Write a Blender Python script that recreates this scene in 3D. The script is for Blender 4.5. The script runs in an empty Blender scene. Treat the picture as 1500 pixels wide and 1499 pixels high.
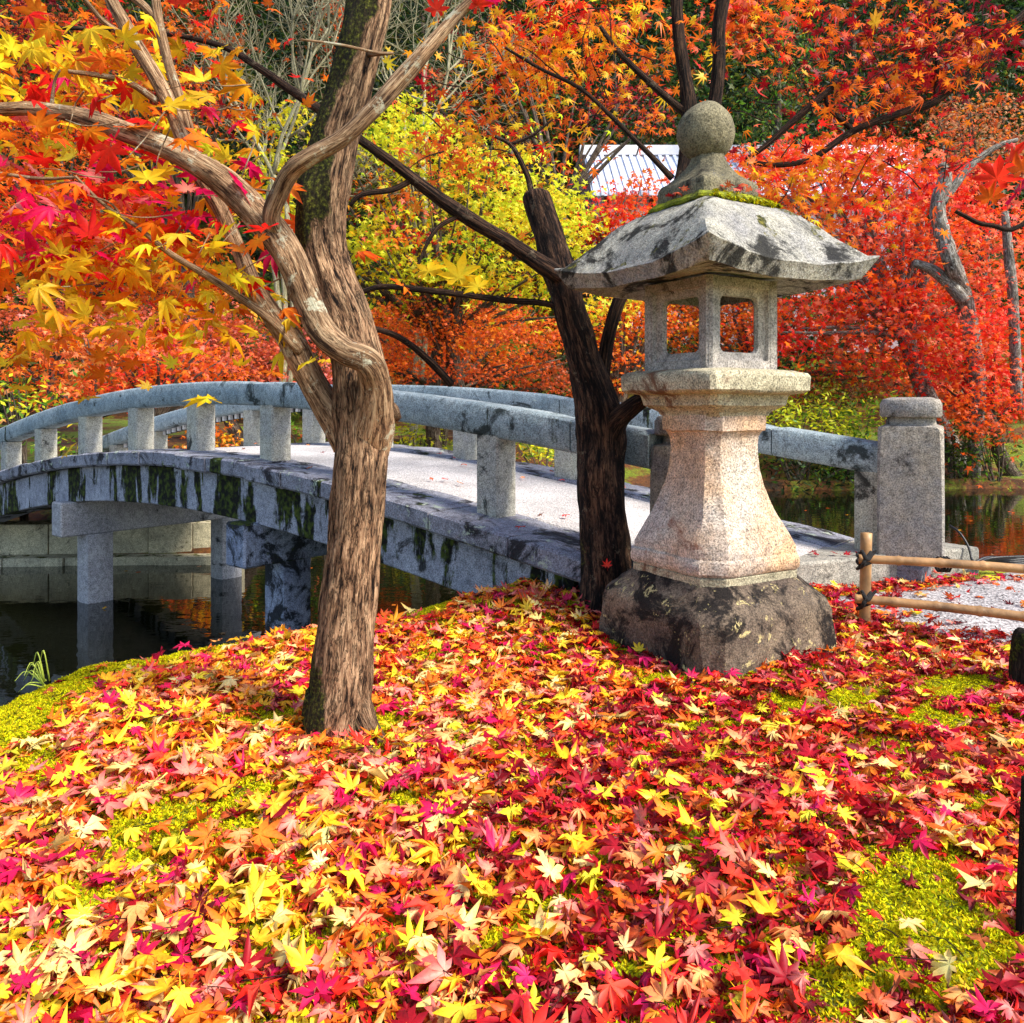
import bpy, bmesh, math, random
import numpy as np
from mathutils import Vector, Matrix, noise as mnoise

random.seed(7)
rng = np.random.default_rng(11)
S = bpy.context.scene
COL = S.collection
R = math.radians

# ------------------------------------------------------------------ camera, sky, sun, exposure
F = 1200.0; CX = 750.0; HY = 592.0; EYE = 0.95
cam_d = bpy.data.cameras.new('camera'); cam = bpy.data.objects.new('camera', cam_d); COL.objects.link(cam)
cam.location = (0, 0, EYE); cam.rotation_euler = (R(90), 0, 0)
cam_d.sensor_width = 36; cam_d.lens = 36 * F / 1500.0
cam_d.shift_y = -(749.5 - HY) / 1500.0
cam_d.clip_start = 0.05; cam_d.clip_end = 500
S.camera = cam
W = bpy.data.worlds.new('World'); S.world = W; W.use_nodes = True
nt = W.node_tree; bg = nt.nodes['Background']
sky = nt.nodes.new('ShaderNodeTexSky'); sky.sky_type = 'NISHITA'; sky.sun_disc = False
SUN_EL, SUN_AZ = 46, 120          # azimuth measured clockwise from +Y (the view direction)
sky.sun_elevation = R(SUN_EL); sky.sun_rotation = R(SUN_AZ)
nt.links.new(sky.outputs[0], bg.inputs[0]); bg.inputs[1].default_value = 0.15
sd = bpy.data.lights.new('sun', 'SUN'); sd.energy = 3.5; sd.angle = R(13); sd.color = (1, .93, .82)
so = bpy.data.objects.new('sun', sd); COL.objects.link(so)
dx, dy, dz = math.sin(R(SUN_AZ)) * math.cos(R(SUN_EL)), math.cos(R(SUN_AZ)) * math.cos(R(SUN_EL)), math.sin(R(SUN_EL))
so.rotation_euler = Vector((dx, dy, dz)).to_track_quat('Z', 'Y').to_euler()
S.view_settings.view_transform = 'Standard'; S.view_settings.look = 'None'
S.view_settings.exposure = 1.05; S.view_settings.gamma = 1

# ------------------------------------------------------------------ helpers
def P(px, py, Y):
    return Vector(((px - CX) / F * Y, Y, EYE - (py - HY) / F * Y))
def lin(c):
    return tuple(((v / 255) / 12.92 if v / 255 <= .04045 else ((v / 255 + .055) / 1.055) ** 2.4) for v in c)
def link(o, parent=None):
    COL.objects.link(o)
    if parent: o.parent = parent
    return o
def tag(o, label=None, cat=None, group=None, kind=None):
    if label: o['label'] = label
    if cat: o['category'] = cat
    if group: o['group'] = group
    if kind: o['kind'] = kind
    return o
def thing(name, label, cat, loc=(0, 0, 0), rz=0, group=None):
    o = bpy.data.objects.new(name, None); COL.objects.link(o)
    o.location = loc; o.rotation_euler = (0, 0, rz); o.empty_display_size = .1
    return tag(o, label, cat, group)
def setparent(o, parent):
    """parent a mesh built in world coordinates to a thing standing elsewhere"""
    o.parent = parent
    o.matrix_parent_inverse = Matrix.LocRotScale(parent.location, parent.rotation_euler, None).inverted()
    return o
def mk(name, V, Fc, mat, parent=None, smooth=False, world=True, sharp=None, attr=None):
    me = bpy.data.meshes.new(name); me.from_pydata([tuple(v) for v in V], [], Fc); me.update()
    bm = bmesh.new(); bm.from_mesh(me); bmesh.ops.recalc_face_normals(bm, faces=bm.faces); bm.to_mesh(me); bm.free()
    if smooth or sharp:
        me.polygons.foreach_set('use_smooth', [True] * len(me.polygons))
        if sharp: me.set_sharp_from_angle(angle=R(sharp))
    if attr is not None:
        a = me.attributes.new('bk', 'FLOAT_VECTOR', 'POINT'); a.data.foreach_set('vector', np.asarray(attr, 'f').ravel())
    me.materials.append(mat)
    o = bpy.data.objects.new(name, me); COL.objects.link(o)
    if parent is not None:
        if world: setparent(o, parent)
        else: o.parent = parent
    return o
class MB:
    def __init__(s): s.V = []; s.F = []
    def add(s, V, Fc):
        b = len(s.V); s.V += [Vector(v) for v in V]; s.F += [tuple(i + b for i in f) for f in Fc]
    def box(s, x0, x1, y0, y1, z0, z1, f=None):
        V = [(x, y, z) for z in (z0, z1) for x, y in ((x0, y0), (x1, y0), (x1, y1), (x0, y1))]
        if f: V = [f(*v) for v in V]
        s.add(V, [(0, 3, 2, 1), (4, 5, 6, 7), (0, 1, 5, 4), (1, 2, 6, 5), (2, 3, 7, 6), (3, 0, 4, 7)])
    def build(s, name, mat, parent=None, **k): return mk(name, s.V, s.F, mat, parent, **k)

def spline(pts, sub):
    """Catmull-Rom through (x,y,z,r)"""
    p = [np.array(q, float) for q in pts]; p = [2 * p[0] - p[1]] + p + [2 * p[-1] - p[-2]]
    out = []
    for i in range(1, len(p) - 2):
        for k in range(sub):
            t = k / sub
            out.append(.5 * ((2 * p[i]) + (-p[i-1] + p[i+1]) * t + (2*p[i-1] - 5*p[i] + 4*p[i+1] - p[i+2]) * t*t + (-p[i-1] + 3*p[i] - 3*p[i+1] + p[i+2]) * t**3))
    out.append(p[-2]); return out
class Wood:
    def __init__(s): s.V = []; s.F = []; s.A = []
    def tube(s, pts, n=10, sub=5, rough=.0, ridge=0, seed=0.):
        q = spline(pts, sub) if sub > 1 else [np.array(p, float) for p in pts]
        up = Vector((0.13, -.97, .2)); L = seed * 3.1; prev = None; b0 = len(s.V)
        for i, c in enumerate(q):
            c3 = Vector(c[:3]); r = max(c[3], .0008)
            nx = Vector(q[min(i + 1, len(q) - 1)][:3]) - Vector(q[max(i - 1, 0)][:3])
            if nx.length < 1e-6: nx = Vector((0, 0, 1))
            nx.normalize(); up = (up - nx * up.dot(nx))
            if up.length < 1e-4: up = nx.orthogonal()
            up.normalize(); sd_ = nx.cross(up)
            if prev is not None: L += (c3 - prev).length
            prev = c3
            for k in range(n):
                a = 2 * math.pi * k / n
                ca, sa = math.cos(a), math.sin(a); rr = r
                if rough:
                    rr *= 1 + rough * mnoise.noise(Vector((ca * 1.3 + seed * 7, sa * 1.3, L * 6))) + rough * .5 * mnoise.noise(Vector((ca * 3 + seed, sa * 3, L * 14)))
                if ridge:
                    rr += ridge * (abs(mnoise.noise(Vector((ca * 7 + seed, sa * 7, L * 3.2)))) * 2 - .6)
                s.V.append(c3 + (up * ca + sd_ * sa) * rr); s.A.append((ca * .1 + seed, sa * .1, L))
        m = len(q)
        for i in range(m - 1):
            for k in range(n):
                a = b0 + i * n + k; b = b0 + i * n + (k + 1) % n
                s.F.append((a, b, b + n, a + n))
        s.F.append(tuple(b0 + k for k in range(n))[::-1]); s.F.append(tuple(b0 + (m - 1) * n + k for k in range(n)))
    def build(s, name, mat, parent): return mk(name, s.V, s.F, mat, parent, smooth=True, attr=s.A)

# ------------------------------------------------------------------ node materials
def newmat(name):
    m = bpy.data.materials.new(name); m.use_nodes = True; return m, m.node_tree, m.node_tree.nodes['Principled BSDF']
class N:
    def __init__(s, nt): s.nt = nt
    def coord(s, kind='Object', attr=None, scale=(1, 1, 1)):
        if attr: n = s.nt.nodes.new('ShaderNodeAttribute'); n.attribute_name = attr; o = n.outputs['Vector']
        elif kind == 'World': n = s.nt.nodes.new('ShaderNodeNewGeometry'); o = n.outputs['Position']
        else: n = s.nt.nodes.new('ShaderNodeTexCoord'); o = n.outputs[kind]
        if scale != (1, 1, 1):
            m = s.nt.nodes.new('ShaderNodeMapping'); m.inputs['Scale'].default_value = scale; s.nt.links.new(o, m.inputs[0]); o = m.outputs[0]
        return o
    def noise(s, co, scale, detail=4, rough=.55, dist=0):
        n = s.nt.nodes.new('ShaderNodeTexNoise'); n.inputs['Scale'].default_value = scale; n.inputs['Detail'].default_value = detail
        n.inputs['Roughness'].default_value = rough; n.inputs['Distortion'].default_value = dist; s.nt.links.new(co, n.inputs['Vector']); return n.outputs[0]
    def vor(s, co, scale, feat='F1'):
        n = s.nt.nodes.new('ShaderNodeTexVoronoi'); n.feature = feat; n.inputs['Scale'].default_value = scale; s.nt.links.new(co, n.inputs['Vector']); return n.outputs['Distance']
    def ramp(s, fac, stops, const=False):
        n = s.nt.nodes.new('ShaderNodeValToRGB'); e = n.color_ramp.elements
        if const: n.color_ramp.interpolation = 'CONSTANT'
        while len(e) < len(stops): e.new(.5)
        for el, (p, c) in zip(e, stops):
            el.position = p; el.color = (c, c, c, 1) if isinstance(c, (int, float)) else (*c, 1)
        s.nt.links.new(fac, n.inputs[0]); return n.outputs[0]
    def mix(s, a, b, fac, mode='MIX'):
        n = s.nt.nodes.new('ShaderNodeMix'); n.data_type = 'RGBA'; n.blend_type = mode
        for v, i in ((fac, 0), (a, 6), (b, 7)):
            if isinstance(v, (int, float)): n.inputs[i].default_value = v if i == 0 else (v, v, v, 1)
            elif isinstance(v, tuple): n.inputs[i].default_value = (*v, 1)
            else: s.nt.links.new(v, n.inputs[i])
        return n.outputs[2]
    def math(s, op, a, b=0.):
        n = s.nt.nodes.new('ShaderNodeMath'); n.operation = op
        for v, i in ((a, 0), (b, 1)):
            if isinstance(v, (int, float)): n.inputs[i].default_value = v
            else: s.nt.links.new(v, n.inputs[i])
        return n.outputs[0]
    def normal(s, axis, world=True):
        g = s.nt.nodes.new('ShaderNodeNewGeometry'); x = s.nt.nodes.new('ShaderNodeSeparateXYZ'); s.nt.links.new(g.outputs['Normal'], x.inputs[0]); return x.outputs[axis]
    def sep(s, co, axis):
        x = s.nt.nodes.new('ShaderNodeSeparateXYZ'); s.nt.links.new(co, x.inputs[0]); return x.outputs[axis]
    def bump(s, h, strength, dist, bsdf, prev=None):
        n = s.nt.nodes.new('ShaderNodeBump'); n.inputs['Strength'].default_value = strength; n.inputs['Distance'].default_value = dist
        s.nt.links.new(h, n.inputs['Height'])
        if prev: s.nt.links.new(prev, n.inputs['Normal'])
        if bsdf: s.nt.links.new(n.outputs[0], bsdf.inputs['Normal'])
        return n.outputs[0]

def stone(name, c0, c1, dark, dark_t=.55, moss=None, moss_t=.6, drip=None, drip_t=.58, lichen=None, lichen_t=.66, warm=None, speck=.75, bump=.5, lowdark=None):
    m, nt_, b = newmat(name); n = N(nt_); co = n.coord('World')
    c = n.ramp(n.noise(co, 3.5, 8, .65), [(.3, lin(c0)), (.7, lin(c1))])
    if warm: c = n.mix(c, lin(warm), n.ramp(n.noise(co, 2.1, 5, .6), [(.42, 0), (.62, 1)]))
    c = n.mix(c, n.ramp(n.noise(co, 26, 7, .8), [(.34, .5), (.5, 1.), (.66, 1.3)]), .85, 'MULTIPLY')
    sp = n.noise(co, 150, 2, .7); c = n.mix(c, n.ramp(sp, [(.34, .25), (.5, 1.), (.66, 1.6)]), speck, 'MULTIPLY')
    sp2 = n.vor(co, 75); c = n.mix(c, .09, n.ramp(n.math('ADD', sp2, n.noise(co, 9, 3)), [(.52, .85), (.62, 0)]))
    st = n.noise(co, 4.2, 12, .72, .6); sf = n.ramp(st, [(dark_t, 0), (dark_t + .07, .93)]); c = n.mix(c, lin(dark), sf)
    if drip:
        dc = n.coord('World', scale=(4.2, 4.2, .8)); df = n.math('ADD', n.noise(dc, 1.0, 8, .6, .3), n.math('MULTIPLY', n.noise(co, 16, 5, .7), .10))
        c = n.mix(c, n.ramp(n.noise(co, 22, 4), [(.45, lin((14, 14, 10))), (.62, lin(drip)), (.78, lin((90, 96, 45)))]), n.ramp(df, [(drip_t + .05, 0), (drip_t + .08, 1)]))
    if lichen:
        l = n.noise(co, 11, 9, .75, .3); c = n.mix(c, lin(lichen), n.ramp(l, [(lichen_t, 0), (lichen_t + .03, .9)]))
    if moss:
        mf = n.noise(co, 8, 9, .7); up = n.math('MULTIPLY', n.math('MAXIMUM', n.normal(2), 0.), .14)
        c = n.mix(c, n.ramp(n.noise(co, 60, 3), [(.4, lin((40, 44, 10))), (.65, lin(moss))]), n.ramp(n.math('ADD', mf, up), [(moss_t, 0), (moss_t + .05, 1)]))
    nt_.links.new(c, b.inputs['Base Color']); b.inputs['Roughness'].default_value = .9; b.inputs['Specular IOR Level'].default_value = .25
    q = n.bump(n.noise(co, 22, 10, .7), bump, .02, None); n.bump(n.noise(co, 190, 2, .6), .55, .004, b, q)
    return m

def bark(name, c0, c1, c2, moss=None, moss_t=.6, sc=(34, 34, 6.5), lichen=None, side=0.16, crack=.9, band=None, lichen_t=.57):
    m, nt_, b = newmat(name); n = N(nt_); co = n.coord(attr='bk', scale=sc); wo = n.coord('World')
    f1 = n.noise(co, 1.0, 8, .68, .5); f2 = n.noise(co, 2.7, 5, .7, .8)
    h = n.math('ADD', f1, n.math('MULTIPLY', f2, .55))
    c = n.ramp(h, [(.64, lin(c0)), (.745, lin(c1)), (.92, lin(c2))])
    c = n.mix(c, n.ramp(n.noise(wo, 5, 6, .7), [(.35, .45), (.65, 1.25)]), .8, 'MULTIPLY')
    cr = n.math('ABSOLUTE', n.math('SUBTRACT', n.noise(n.coord(attr='bk', scale=(sc[0] * 1.5, sc[1] * 1.5, sc[2] * 1.3)), 1.0, 5, .6, .9), .5)); ck = n.ramp(cr, [(0., .9), (.014, .6), (.04, 0)]); c = n.mix(c, lin(c0), ck)
    h = n.math('SUBTRACT', h, n.math('MULTIPLY', ck, .35))
    if lichen: c = n.mix(c, lin(lichen), n.ramp(n.noise(wo, 13, 8, .75), [(lichen_t, 0), (lichen_t + .05, .85)]))
    if moss:
        mf = n.math('SUBTRACT', n.noise(wo, 4.5, 7, .62), n.math('MULTIPLY', n.normal(0), side))
        if band:    # moss grows on the damp foot of the trunk and on its mossy upper stretch
            z_ = n.sep(wo, 2); mf = n.math('ADD', mf, n.ramp(n.math('MULTIPLY', z_, .4), [(0, .10), (band[0][0] * .4, .06), (band[0][1] * .4, -.25 if False else 0), (band[1][0] * .4, 0), (band[1][1] * .4, .20)])); mf = n.math('SUBTRACT', mf, n.ramp(n.math('MULTIPLY', z_, .4), [(band[0][0] * .4, 0), (band[0][1] * .4, .3), (band[1][0] * .4, .3), (band[1][1] * .4, 0)]))
        c = n.mix(c, n.ramp(n.noise(wo, 90, 3, .7), [(.42, lin((14, 16, 6))), (.55, lin(moss)), (.7, lin((120, 125, 40)))]), n.ramp(mf, [(moss_t, 0), (moss_t + .06, .95)]))
    nt_.links.new(c, b.inputs['Base Color']); b.inputs['Roughness'].default_value = .92; b.inputs['Specular IOR Level'].default_value = .2
    q = n.bump(h, crack, .018, None); n.bump(n.noise(wo, 120, 3, .7), .5, .004, b, q)
    return m

def leafmat(name, trans=.35, rough=.5, spec=.35):
    m, nt_, b = newmat(name); n = N(nt_)
    a = nt_.nodes.new('ShaderNodeAttribute'); a.attribute_name = 'Col'
    lc = n.mix(a.outputs['Color'], n.ramp(n.noise(n.coord('World'), 140, 4, .7), [(.32, .55), (.5, 1.), (.7, 1.08)]), .75, 'MULTIPLY')
    nt_.links.new(lc, b.inputs['Base Color']); b.inputs['Roughness'].default_value = rough
    b.inputs['Specular IOR Level'].default_value = spec
    t = nt_.nodes.new('ShaderNodeBsdfTranslucent'); nt_.links.new(a.outputs['Color'], t.inputs[0])
    mx = nt_.nodes.new('ShaderNodeMixShader'); mx.inputs[0].default_value = trans
    nt_.links.new(b.outputs[0], mx.inputs[1]); nt_.links.new(t.outputs[0], mx.inputs[2])
    nt_.links.new(mx.outputs[0], nt_.nodes['Material Output'].inputs[0]); return m
def plain(name, col, rough=.7, var=.25, sc=30, bump=.2):
    m, nt_, b = newmat(name); n = N(nt_); co = n.coord('World')
    c = n.mix(lin(col), n.ramp(n.noise(co, sc, 5), [(.3, 1 - var), (.7, 1 + var)]), 1., 'MULTIPLY')
    nt_.links.new(c, b.inputs['Base Color']); b.inputs['Roughness'].default_value = rough; n.bump(n.noise(co, sc * 3, 4), bump, .01, b); return m

M = {}
M['rail'] = stone('rail_granite', (120, 136, 142), (165, 176, 178), (38, 44, 42), .555, lichen=(176, 186, 172), lichen_t=.63, drip=(60, 72, 34), drip_t=.66)
M['edge'] = stone('edge_granite', (112, 112, 122), (158, 158, 168), (28, 25, 27), .505, lichen=(176, 186, 164), lichen_t=.585, drip=(70, 82, 24), drip_t=.62, bump=.9)
M['girder'] = stone('girder_granite', (122, 124, 136), (172, 174, 184), (34, 34, 34), .57, drip=(62, 74, 16), drip_t=.50)
M['pier'] = stone('pier_granite', (135, 134, 140), (178, 174, 172), (30, 30, 28), .585, lichen=(150, 160, 140), lichen_t=.66)
M['pier2'] = stone('mossy_pier_granite', (120, 128, 150), (160, 168, 185), (10, 12, 9), .46, lichen=(150, 165, 160), lichen_t=.62, moss=(70, 85, 25), moss_t=.62)
M['baluster'] = stone('baluster_granite', (150, 150, 148), (186, 180, 158), (36, 34, 30), .565, lichen=(160, 170, 160), lichen_t=.65)
M['newel'] = stone('newel_granite', (112, 116, 124), (170, 156, 134), (48, 44, 42), .57)
M['pedestal'] = stone('pedestal_granite', (150, 136, 132), (200, 190, 172), (128, 84, 66), .585, warm=(196, 158, 122), speck=.85, bump=.5)
M['firebox'] = stone('firebox_granite', (132, 130, 130), (178, 168, 156), (48, 44, 44), .61, speck=.7)
M['slab'] = stone('slab_granite', (146, 138, 114), (190, 180, 152), (104, 70, 50), .55, speck=.85)
M['roof'] = stone('roof_granite', (128, 126, 128), (186, 180, 160), (16, 14, 12), .505, moss=(120, 112, 46), moss_t=.68, speck=.7, bump=.9)
M['finial'] = stone('finial_granite', (92, 86, 68), (146, 136, 106), (30, 26, 20), .55, moss=(130, 140, 20), moss_t=.74, bump=.9)
M['base'] = stone('base_granite', (74, 62, 58), (138, 120, 98), (14, 10, 11), .475, lichen=(206, 188, 130), lichen_t=.585, speck=.8, bump=1.)
M['step'] = stone('step_stone', (120, 118, 112), (170, 164, 150), (48, 44, 42), .58, moss=(110, 110, 30), moss_t=.74)
M['wall'] = stone('bank_stone', (150, 144, 124), (205, 194, 160), (40, 36, 24), .58, moss=(110, 110, 40), moss_t=.66)
M['bark1'] = bark('maple_bark', (26, 16, 10), (142, 106, 78), (204, 166, 128), moss=(56, 60, 14), moss_t=.585, side=.30, crack=.9, sc=(44, 44, 9), band=((.12, .42), (1.22, 1.5)))
M['limb1'] = bark('maple_limb_bark', (58, 38, 26), (152, 116, 84), (204, 172, 134), sc=(26, 26, 7), crack=.6, lichen=(190, 186, 160))
M['bark2'] = bark('dark_bark', (6, 4, 4), (44, 30, 24), (112, 82, 62), moss=(70, 66, 36), moss_t=.76, lichen=(112, 98, 80), lichen_t=.60)
M['bark3'] = bark('far_bark', (40, 32, 26), (96, 80, 66), (150, 135, 115))
M['bark4'] = bark('lichen_bark', (70, 62, 54), (130, 120, 108), (190, 184, 172), lichen=(205, 210, 200))
M['bark5'] = bark('pale_bark', (130, 122, 90), (176, 168, 130), (214, 208, 176))
M['leaf'] = leafmat('leaf', .5); M['leaf_near'] = leafmat('leaf_near', .62); M['litter'] = leafmat('litter_leaf', .22, .5, .35)
M['mossblade'] = leafmat('moss_blade', .3, .8, .1)

# gravel deck and path
def gravel(name, c0, c1, ss=120):
    m, nt_, b = newmat(name); n = N(nt_); co = n.coord('World')
    v = n.vor(co, ss); c = n.ramp(n.noise(co, ss * .8, 3, .8), [(.35, lin(c0)), (.6, lin(c1))])
    c = n.mix(c, n.ramp(n.noise(co, 2.3, 6), [(.35, .72), (.6, 1.1)]), .9, 'MULTIPLY')
    nt_.links.new(c, b.inputs['Base Color']); b.inputs['Roughness'].default_value = .75; n.bump(v, .8, .006, b); return m
M['deck'] = gravel('deck_gravel', (120, 114, 112), (222, 216, 212)); M['path'] = gravel('path_gravel', (70, 64, 66), (196, 190, 188), 80)
# mossy soil
m, nt_, b = newmat('mossy_soil'); n = N(nt_); co = n.coord('World')
c = n.ramp(n.noise(co, 14, 8, .7), [(.3, lin((70, 78, 4))), (.5, lin((150, 158, 10))), (.7, lin((196, 196, 24)))])
c = n.mix(c, lin((58, 34, 22)), n.ramp(n.noise(co, 5, 7, .7), [(.56, 0), (.66, .9)]))
c = n.mix(c, n.ramp(n.noise(co, 110, 2), [(.3, .4), (.6, 1.2)]), .8, 'MULTIPLY')
nt_.links.new(c, b.inputs['Base Color']); b.inputs['Roughness'].default_value = .95; n.bump(n.noise(co, 90, 4, .8), 1., .015, b); M['soil'] = m
# terrain beyond the pond
m, nt_, b = newmat('bank_soil'); n = N(nt_); co = n.coord('World')
c = n.ramp(n.noise(co, .8, 8, .7), [(.36, lin((50, 38, 16))), (.48, lin((120, 70, 24))), (.56, lin((120, 140, 20)))])
c = n.mix(c, n.ramp(n.noise(co, 20, 4), [(.3, .4), (.7, 1.4)]), .9, 'MULTIPLY')
nt_.links.new(c, b.inputs['Base Color']); b.inputs['Roughness'].default_value = .95; n.bump(n.noise(co, 12, 6, .8), 1., .1, b); M['bank'] = m
# water
m, nt_, b = newmat('pond_water'); n = N(nt_); co = n.coord('World', scale=(1, 1.6, 1))
b.inputs['Base Color'].default_value = (*lin((14, 16, 6)), 1); b.inputs['Roughness'].default_value = .02; b.inputs['IOR'].default_value = 1.5
b.inputs['Specular IOR Level'].default_value = .8
n.bump(n.noise(co, 3.0, 3, .5), .06, .05, b); M['water'] = m
M['bamboo'] = plain('bamboo', (162, 122, 78), .5, .55, 9, .3); M['rope'] = plain('black_rope', (16, 13, 12), .8, .3, 200, .8)
M['dark_wood'] = bark('dark_stake_wood', (8, 6, 5), (38, 30, 26), (70, 60, 50), moss=(70, 80, 20), moss_t=.72)
M['cable'] = plain('black_cable', (14, 14, 16), .45, .1); M['white_paint'] = plain('white_clip', (230, 230, 232), .5, .05)
M['plaster'] = plain('white_plaster', (225, 225, 228), .8, .1, 6); M['tile'] = plain('roof_tile', (205, 210, 222), .5, .22, 5)
M['timber'] = plain('old_timber', (72, 58, 44), .8, .3, 12)

# ------------------------------------------------------------------ leaf clouds
def leaf_template(lod):
    """verts (x,y,z0), t (0 centre - 1 tip), quads"""
    if lod == 0:
        ang = [90 + a for a in (-130, -84, -41, 0, 41, 84, 130)]; ln = [.42, .74, .93, 1.0, .93, .74, .42]
        V = [(0, 0, 0)]; T = [0]; Q = []
        for i, (a, l) in enumerate(zip(ang, ln)):
            A = R(a); d = np.array((math.cos(A), math.sin(A))); e = np.array((-d[1], d[0]))
            lo = A - R(22); hi = A + R(22); nr = .34
            w = .15 * (l ** .5)
            for p, t in (((nr * math.cos(lo), nr * math.sin(lo)), .3), (tuple(d * l * .56 - e * w), .55), (tuple(d * l), 1), (tuple(d * l * .56 + e * w), .55), ((nr * math.cos(hi), nr * math.sin(hi)), .3)):
                z = .035 if t == .55 else 0.
                V.append((p[0], p[1], z)); T.append(t)
            b_ = 1 + i * 5; Q += [(0, b_, b_ + 1, b_ + 2), (0, b_ + 2, b_ + 3, b_ + 4)]
        b_ = len(V); V += [(-.012, -.02, 0), (.012, -.02, 0), (.03, -.62, .1), (.012, -.62, .1)]; T += [.8, .8, .9, .9]; Q.append((b_, b_ + 1, b_ + 2, b_ + 3))
    elif lod == 1:
        ang = [90 + a for a in (-120, -78, -38, 0, 38, 78, 120)]; ln = [.5, .78, .95, 1.0, .95, .78, .5]; V = [(0, 0, 0)]; T = [0]; Q = []
        for i, (a, l) in enumerate(zip(ang, ln)):
            A = R(a)
            V += [(.3 * math.cos(A - R(20)), .3 * math.sin(A - R(20)), 0), (l * math.cos(A), l * math.sin(A), 0), (.3 * math.cos(A + R(20)), .3 * math.sin(A + R(20)), 0)]
            T += [.3, 1, .3]; b_ = 1 + i * 3; Q.append((0, b_, b_ + 1, b_ + 2))
    elif lod == 2:
        V = [(0, 0, 0)]; T = [0]; Q = []
        for i, (a, l) in enumerate(((20, .8), (90, 1), (160, .8), (235, .6), (305, .6))):
            A = R(a)
            V += [(.3 * math.cos(A - R(36)), .3 * math.sin(A - R(36)), 0), (l * math.cos(A), l * math.sin(A), 0), (.3 * math.cos(A + R(36)), .3 * math.sin(A + R(36)), 0)]
            T += [.3, 1, .3]; b_ = 1 + i * 3; Q.append((0, b_, b_ + 1, b_ + 2))
    elif lod == 3:
        V = [(0, -.9, 0), (.32, 0, 0), (0, .9, 0), (-.32, 0, 0)]; T = [.6, 0, 1, 0]; Q = [(0, 1, 2, 3)]
    elif lod == 4:   # blade, long
        V = [(-.07, 0, 0), (.07, 0, 0), (.03, .6, .1), (0, 1, 0)]; T = [0, 0, .6, 1]; Q = [(0, 1, 2, 3)]
    return np.array(V, float), np.array(T, float), np.array(Q, int)
TPL = [leaf_template(i) for i in range(5)]

def rots(yaw, tilt, taz):
    """Rz(yaw) then tilt about a horizontal axis at azimuth taz"""
    n_ = len(yaw); c, s = np.cos(yaw), np.sin(yaw); Z = np.zeros(n_); O = np.ones(n_)
    A = np.stack([np.stack([c, -s, Z], -1), np.stack([s, c, Z], -1), np.stack([Z, Z, O], -1)], 1)
    kx, ky = np.cos(taz), np.sin(taz); ct, st = np.cos(tilt), np.sin(tilt); v = 1 - ct
    B = np.stack([np.stack([ct + kx*kx*v, kx*ky*v, ky*st], -1), np.stack([kx*ky*v, ct + ky*ky*v, -kx*st], -1), np.stack([-ky*st, kx*st, ct], -1)], 1)
    return B @ A
def cloud(name, pos, size, tilt, cols, mat, lod, parent=None, curl=.25, jit=.12, yaw=None, taz=None):
    V, T, Q = TPL[lod]; n_ = len(pos)
    if yaw is None: yaw = rng.uniform(0, 2 * np.pi, n_)
    if taz is None: taz = rng.uniform(0, 2 * np.pi, n_)
    Rm = rots(yaw, tilt, taz)
    r2 = (V[:, 0] ** 2 + V[:, 1] ** 2)
    L = np.repeat(V[None], n_, 0).copy()
    if lod < 3:
        cu = rng.normal(curl, abs(curl) + .12, (n_, 1)); L[:, :, 2] = V[None, :, 2] * rng.uniform(.6, 2, (n_, 1)) - cu * r2[None]
        L[:, :, 2] += rng.normal(0, jit, (n_, len(V))) * r2[None]
        L[:, :, :2] *= 1 + rng.normal(0, .05, (n_, len(V), 2)); L[:, :, 0] *= rng.uniform(.75, 1.1, (n_, 1))
    L *= size[:, None, None]
    Wd = np.einsum('nij,nvj->nvi', Rm, L) + pos[:, None]
    ci, cc = cols
    C = ci[:, None] * (1 - T[None, :, None]) + cc[:, None] * T[None, :, None]
    C = C * np.exp(rng.normal(0, .09, (n_, len(V), 1)))
    C = np.concatenate([np.clip(C, 0, .95), np.ones((n_, len(V), 1))], -1)
    me = bpy.data.meshes.new(name); nv = n_ * len(V); nq = n_ * len(Q)
    me.vertices.add(nv); me.vertices.foreach_set('co', Wd.astype('f').ravel())
    idx = (Q[None] + (np.arange(n_) * len(V))[:, None, None]).astype('i').ravel()
    me.loops.add(nq * 4); me.loops.foreach_set('vertex_index', idx)
    me.polygons.add(nq); me.polygons.foreach_set('loop_start', np.arange(nq, dtype='i') * 4)
    me.update(calc_edges=True)
    a = me.color_attributes.new('Col', 'FLOAT_COLOR', 'POINT'); a.data.foreach_set('color', C.astype('f').ravel())
    me.materials.append(mat)
    o = bpy.data.objects.new(name, me); COL.objects.link(o)
    if parent is not None: setparent(o, parent)
    return o
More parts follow.
